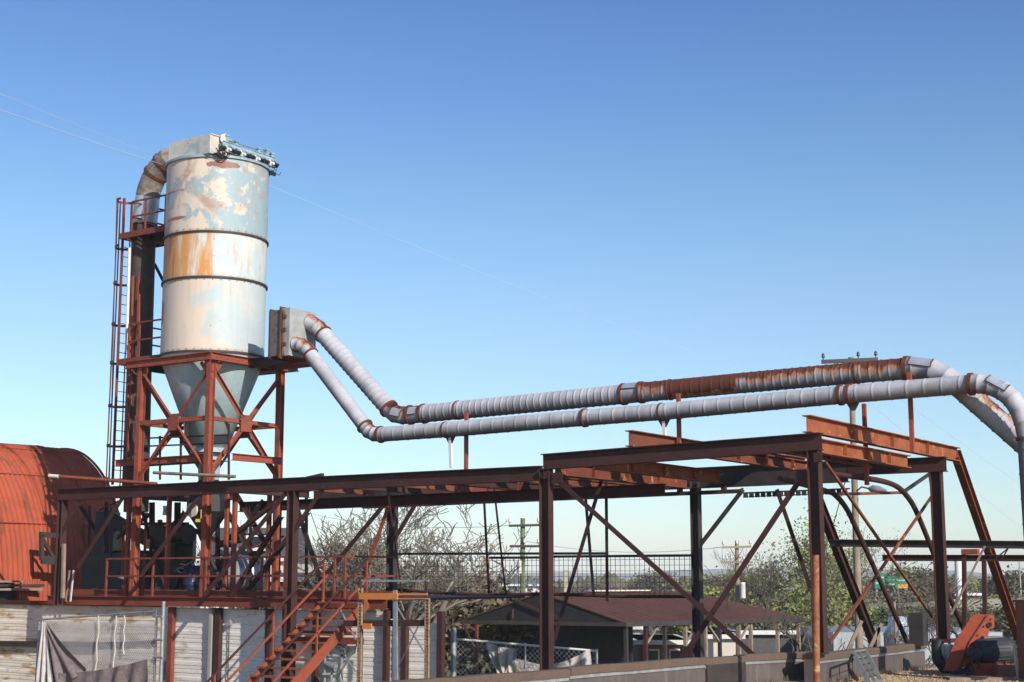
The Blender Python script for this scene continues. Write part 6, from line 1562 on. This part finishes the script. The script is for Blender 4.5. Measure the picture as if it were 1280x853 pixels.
def make_tree(name, label, pos, seed, H, spread, mats, group=None, xs=1.0, **kw):
    br, lf = tree_mesh(seed, H, spread, **kw); t = thing(name, label, 'tree', (0, 0, 0), group)
    br.build('branches', M[mats[0]], t)
    if lf.v: lf.build('foliage', M[mats[1]], t)
    t.location = pos; t.scale = (xs, xs, 1); return t
g = gnd(PD(520, 760, 66).x, 66); Ht = PD(500, 628, 66).z - g.z
make_tree('bare_tree', 'large spreading tree with budding bare branches behind the middle column', g, 21, Ht * 1.12, .85, ('twig', 'leafb'), xs=1.0, depth=6, r0=.22, leaf=0, ch=2.7, trunk_frac=.20, rmin=.009, curve=.42, seg=4)
g2 = gnd(PD(432, 760, 70).x, 70)
make_tree('bare_tree', 'pale budding tree with fine twigs filling the gap left of the middle column', g2, 5, PD(440, 628, 70).z - g2.z, .8, ('twig', 'leafb'), xs=1.0, depth=6, r0=.16, leaf=0, ch=3, trunk_frac=.2, rmin=.008, curve=.42, seg=4)
g3 = gnd(PD(548, 760, 76).x, 76)
make_tree('bare_tree', 'bare dark limbed tree leaning right beside the stone chimneys', g3, 33, PD(560, 660, 76).z - g3.z, .85, ('bark', 'leafb'), depth=6, r0=.2, leaf=0, ch=2.3, trunk_frac=.22, rmin=.012, curve=.4, seg=4)
g4 = gnd(PD(952, 780, 95).x, 95)
make_tree('bare_tree', 'slim bare tree standing right of the brown utility pole', g4, 8, PD(955, 685, 95).z - g4.z, .55, ('bark', 'leafb'), depth=5, r0=.22, leaf=0, trunk_frac=.3)
g5 = gnd(PD(1003, 790, 100).x, 100)
make_tree('leafy_tree', 'tall tree with fresh green leaves behind the near parapet column', g5, 12, PD(1000, 652, 100).z - g5.z, .62, ('bark', 'leaf'), depth=6, r0=.2, leaf=8, leafsize=.062, ch=2, trunk_frac=.22, leafr=.42, rmin=.012, curve=.38, seg=4)
g6 = gnd(PD(1060, 790, 96).x, 96)
make_tree('leafy_tree', 'green leaved tree showing between the sloping leg and the big pole', g6, 17, PD(1050, 656, 96).z - g6.z, .5, ('bark', 'leaf'), depth=6, r0=.18, leaf=4, leafsize=.055, ch=2, trunk_frac=.3, leafr=.42, rmin=.012, curve=.38, seg=4)
for i, (px, yt, d, sd_, lb) in enumerate(((205, 628, 76, 41, 'grey bare tree seen between the tower posts beside the dark fan'), (385, 700, 66, 44, 'small bare tree behind the deck railing'), (1222, 705, 70, 48, 'bare tree behind the orange belt guard'),
                           (1152, 716, 85, 51, 'thin bare tree just left of the right canopy column'), (1110, 755, 60, 53, 'low bare bush under the crossed rods'), (985, 735, 85, 57, 'bare bushy tree left of the near parapet column'), (1030, 740, 70, 61, 'tangled bare tree behind the rusted pipe post'))):
    g = gnd(PD(px, 800, d).x, d); make_tree('bare_tree', lb, g, sd_, PD(px, yt, d).z - g.z, .7, ('bark', 'leafb'), depth=5, r0=.13, leaf=0, ch=2.4, trunk_frac=.25, rmin=.011, curve=.4, seg=4)
# crowns of the tree belt: four sources, copied one by one
src = []
for k, (sd_, mt, nm) in enumerate(((101, ('bark', 'leafd'), 'broad_tree'), (102, ('bark', 'leafb'), 'budding_tree'), (103, ('bark', 'leafg'), 'evergreen_tree'), (104, ('bark', 'leaf'), 'spring_tree'))):
    t = make_tree(nm, 'x', Vector((0, -500 - k * 20, -60)), sd_, 8.0, .8, mt, depth=4, r0=.2, leaf=(22, 12, 32, 18)[k], leafsize=.12, trunk_frac=.16, leafr=.62, ch=4); src.append(t)
words = ['dull olive tree in the belt of trees beyond the yard', 'brown budding tree in the belt of trees beyond the yard', 'dark evergreen tree in the belt of trees beyond the yard', 'fresh green tree in the belt of trees beyond the yard']
KIND = ('dull olive tree', 'brown budding tree', 'dark evergreen tree', 'fresh green tree')
MARKS = ((430, 'behind the deck railing left of the dark column'), (470, 'just left of the dark column by the stairs'), (510, 'behind the orange rack beams'), (550, 'below the large bare tree'), (595, 'left of the tall stone chimney'), (640, 'right of the tall stone chimney'), (675, 'behind the greenish utility pole'), (715, 'beside the slim stone chimney'), (770, 'behind the left end of the wire mesh'), (820, 'above the middle of the shed roof'), (868, 'left of the dark column above the shed roof'),
         (905, 'left of the brown utility pole'), (945, 'right of the brown utility pole'), (985, 'behind the slim bare tree'), (1022, 'behind the green leaved tree'), (1060, 'left of the tall pale pole'), (1090, 'right of the tall pale pole'), (1115, 'below the left highway signs'), (1145, 'right of the highway signs'), (1172, 'left of the thick right column'), (1205, 'right of the thick right column'), (1240, 'above the orange belt guard'), (1400, 'near the right edge of the view'))
rnd = random.Random(77); used = [False] * 4
seen = set()
def put(px, ytop, d, k, wscale=1.0):
    x = PD(px, 760, d).x; g = gnd(x, d); h_ = max(2.5, PD(px, ytop, d).z - g.z); sc_ = h_ / 8.0
    sx_ = max(sc_, .55) * wscale
    where = next(m_[1] for m_ in MARKS if px < m_[0]); far = 'distant ' if d > 200 else ('' if d > 130 else 'near ')
    lb = far + KIND[k] + ' ' + where; gp = KIND[k] + 's in the tree belt'
    if lb in seen: lb = lb + ', right hand one'
    if lb in seen: lb = lb.replace('right hand', 'rightmost')
    if lb in seen: lb = lb.replace('rightmost', 'shorter')
    seen.add(lb)
    if not used[k]:
        o = src[k]; used[k] = True; o.location = g; o.rotation_euler = (0, 0, rnd.uniform(0, 6.3)); o.scale = (sx_, sx_, sc_); o['label'] = lb; o['group'] = gp
    else: copy_thing(src[k], g, rnd.uniform(0, 6.3), sx_, lb, gp, sc_)
def pick(): 
    r = rnd.random(); return 0 if r < .34 else (1 if r < .84 else (2 if r < .92 else 3))
for px in range(395, 600, 15): put(px + rnd.uniform(-6, 6), rnd.uniform(738, 752), rnd.uniform(95, 150), pick(), 1.2)
for px in range(400, 640, 22): put(px + rnd.uniform(-6, 6), rnd.uniform(750, 768), rnd.uniform(78, 92), 1 if rnd.random() < .6 else 0, 1.1)
for px in range(600, 880, 24): put(px + rnd.uniform(-6, 6), rnd.uniform(734, 746), rnd.uniform(300, 420), pick(), 1.5)
for px in range(860, 1290, 20): put(px + rnd.uniform(-6, 6), rnd.uniform(734, 744), rnd.uniform(240, 380), pick(), 1.5)
for px in range(880, 1290, 36): put(px + rnd.uniform(-6, 6), rnd.uniform(746, 757), rnd.uniform(158, 185), pick(), 1.2)
for px in (1022, 1085, 1122, 1140, 1160, 1226, 1262): put(px, rnd.uniform(768, 779), rnd.uniform(105, 130), 2 if rnd.random() < .6 else 0, 1.0)
for px, y, d in ((1148, 724, 210), (1128, 729, 260), (820, 726, 330), (1275, 726, 240)): put(px, y, d, 0, 1.3)
for px, y, d in ((880, 748, 110), (905, 752, 105), (1040, 745, 120), (985, 760, 98)): put(px, y, d, 3, 1.0)
# far wood
def far_wood():
    m = MB(); r_ = random.Random(9)
    for _ in range(5200):
        d = r_.uniform(420, 1250); x = r_.uniform(-.33, .42) * d; g = gnd(x, d); s_ = r_.uniform(2.2, 5.5)
        vs = []
        for k in range(6): an = k * math.pi / 3 + r_.uniform(-.3, .3); rr_ = s_ * r_.uniform(.7, 1.2); vs.append(g + Vector((math.cos(an) * rr_, math.sin(an) * rr_, s_ * r_.uniform(.1, .8))))
        vs.append(g + Vector((r_.uniform(-.4, .4) * s_, r_.uniform(-.4, .4) * s_, s_ * r_.uniform(1.2, 1.9)))); vs += [Vector((v.x, v.y, g.z - 1)) for v in vs[:6]]
        m.add(vs, [(k, (k + 1) % 6, 6) for k in range(6)] + [(k, 7 + k, 7 + (k + 1) % 6, (k + 1) % 6) for k in range(6)])
    return one(m, 'far_wood', M['leafd'], 'far off wooded plain running to the hills on the horizon', 'woodland', kind='stuff')
far_wood()
# ---- vehicles on the yard and car park
def car(label, px, py, d, col, van=False, rz_=0.0):
    p = PD(px, py, d); g = gnd(p.x, d); t = thing('parked_van' if van else 'parked_car', label, 'van' if van else 'car', tuple(g)); H = 1.9 if van else 1.42; Ln = 4.9 if van else 4.4; W = 1.85
    prof = [(-Ln / 2, .3), (-Ln / 2, .8), (-Ln / 2 + .15, H * .95), (-Ln / 2 + .4, H), (Ln * .22, H), (Ln * .36, .95), (Ln / 2, .8), (Ln / 2, .3)] if van else [(-Ln / 2, .3), (-Ln / 2, .82), (-Ln * .38, .92), (-Ln * .26, H * .97), (0, H), (Ln * .12, H * .96), (Ln * .28, .92), (Ln * .48, .78), (Ln / 2, .5), (Ln / 2, .3)]
    n = len(prof); m = MB(); m.add([g + Vector((x, -W / 2, z)) for x, z in prof] + [g + Vector((x, W / 2, z)) for x, z in prof], [tuple(range(n)), tuple(reversed(range(n, 2 * n)))] + [(i, i + n, (i + 1) % n + n, (i + 1) % n) for i in range(n)]); m.build('body', M[col], t)
    m = MB(); wp = [(-Ln * .30, .98), (-Ln * .22, H * .92), (Ln * .10, H * .92), (Ln * .22, .98)]
    m.add([g + Vector((x, -W / 2 - .01, z)) for x, z in wp], [(0, 3, 2, 1)]); m.build('side_window', M['glass'], t)
    for x in (-Ln * .3, Ln * .3):
        for y in (-W / 2, W / 2): m = MB(); m.tube([g + Vector((x, y - .1, .32)), g + Vector((x, y + .1, .32))], .33, 18); m.build('wheel', M['rubber'], t)
    t.rotation_euler = (0, 0, rz_); return t
car('white van parked below the highway signs', 1152, 790, 125, 'carwhite', True)
car('silver car parked left of the white van', 1128, 795, 112, 'carsilver')
car('dark car with pale roof parked near the foot of the sloping leg', 1186, 795, 108, 'cardark')
car('white car at the foot of the big pale pole', 1048, 803, 95, 'carwhite')
car('second white car half hidden behind the timber props', 1078, 806, 88, 'carwhite', False, .3)
car('white car on the far road beside the orange guard', 1250, 757, 155, 'carwhite')
car('dark blue car on the far road near the right sloping leg', 1262, 762, 156, 'cardark')
car('white van in the trees right of the green tree', 1060, 765, 185, 'carwhite', True)
# pale industrial roof in the yard at right
mb = MB(); a, b = PD(1092, 800, 78), PD(1172, 786, 92); mb.cbox(Vector(((a.x + b.x) / 2, 88, a.z - 1.5)), b.x - a.x + 2, 10, 3.4)
bb = one(mb, 'flat_roofed_store', M['flash'], 'low pale grey flat roofed store beyond the crossed rods', 'building')
mb = MB(); q = PD(1123, 800, 74); mb.lathe(Vector((q.x, q.y, -3.8)), [(.7, 0), (.7, 3.1), (.75, 3.15), (.45, 3.6), (.45, 4.0), (.0, 4.05)], 24, True, True)
one(mb, 'roof_vent_drum', M['tank'], 'round galvanised vent drum just right of the tall pale pole', 'vent')
# props and post beside the pole
for i, (x0, y0, x1, y1) in enumerate(((1077, 776, 1052, 808), (1103, 777, 1078, 808), (1098, 784, 1098, 806))):
    mb = MB(); mb.bar(PD(x0, y0, 40), PD(x1, y1 + 22, 40), .09, .09, Y); one(mb, 'timber_prop', M['wood'], ('left slanting grey timber prop at the foot of the big pole', 'right slanting grey timber prop beyond the parapet', 'short upright grey timber between the parapet props')[i], 'timber')
mb = MB(); mb.bar(PS(1150, 795, -.3 + .6), PS(1172, 793, .6), .04, .04)
gf = thing('bar_fence', 'black vertical bar fence beyond the parapet left of the right column', 'fence', tuple(PD(1150, 800, 55)))
for y in (783, 803): mb = MB(); mb.bar(PD(1130, y, 55), PD(1168, y - 1, 55), .04, .04); mb.build('rail', M['black'], gf)
mb = MB(); 
for k in range(14): x = 1131 + k * 2.8; mb.bar(PD(x, 783, 55), PD(x, 804, 55), .018, .018, Y)
mb.build('bars', M['black'], gf)
mb = MB(); q = PD(1118, 760, 70); mb.tube([gnd(q.x, 70), Vector((q.x, 70, PD(1118, 752, 70).z))], .07, 8); one(mb, 'thin_post', M['wood'], 'thin weathered post standing among the bushes behind the crossed rods', 'post')
# white stack right
q = PD(1199, 735, 140); mb = MB(); mb.tube([gnd(q.x, 140), Vector((q.x, 140, PD(1199, 699, 140).z))], .33, 16); one(mb, 'white_stack', M['whitepaint'], 'white round stack rising behind the rear steel frame', 'stack')
house('red_barn', 'small dark red building beyond the right canopy column', 'building', 1196, 1222, 742, 738, 150, 8, 'brick', 'brick', 1)

r7 = random.Random(71); mb = MB()
for k in range(260):
    t_ = r7.random(); base = (par[3].lerp(par[4], t_) if r7.random() < .3 else seg4[0].lerp(seg4[1], t_)); p_ = Vector((base.x, base.y, 0)) - U * r7.uniform(.04, .3) * (1 if True else 1)
    for j in range(4):
        d_ = Vector((r7.uniform(-.06, .06), r7.uniform(-.06, .06), r7.uniform(.05, .16))); w_ = Vector((r7.uniform(-.006, .006), .003, 0)); mb.add([p_ - w_, p_ + w_, p_ + d_], [(0, 1, 2)])
one(mb, 'dry_weeds', M['leafb'], 'dry wisps of weed along the foot of the parapet', 'weeds', kind='stuff')
# ================================================================== AIR
mb = MB(); mb.cbox(Vector((0, 2400, 22)), 9000, 5200, 100)
hz_m = bpy.data.materials.new('haze_air'); hz_m.use_nodes = True; nt = hz_m.node_tree; nt.nodes.clear()
mo_ = nt.nodes.new('ShaderNodeOutputMaterial'); pv = nt.nodes.new('ShaderNodeVolumePrincipled'); pv.inputs['Color'].default_value = (0.95, 0.97, 1.0, 1); pv.inputs['Density'].default_value = 0.0002; pv.inputs['Anisotropy'].default_value = -0.25
nt.links.new(pv.outputs[0], mo_.inputs['Volume'])
hz_o = mb.build('haze', hz_m); hz_o['kind'] = 'stuff'; hz_o['label'] = 'thin pale haze lying over the distant trees and hills'; hz_o['category'] = 'haze'
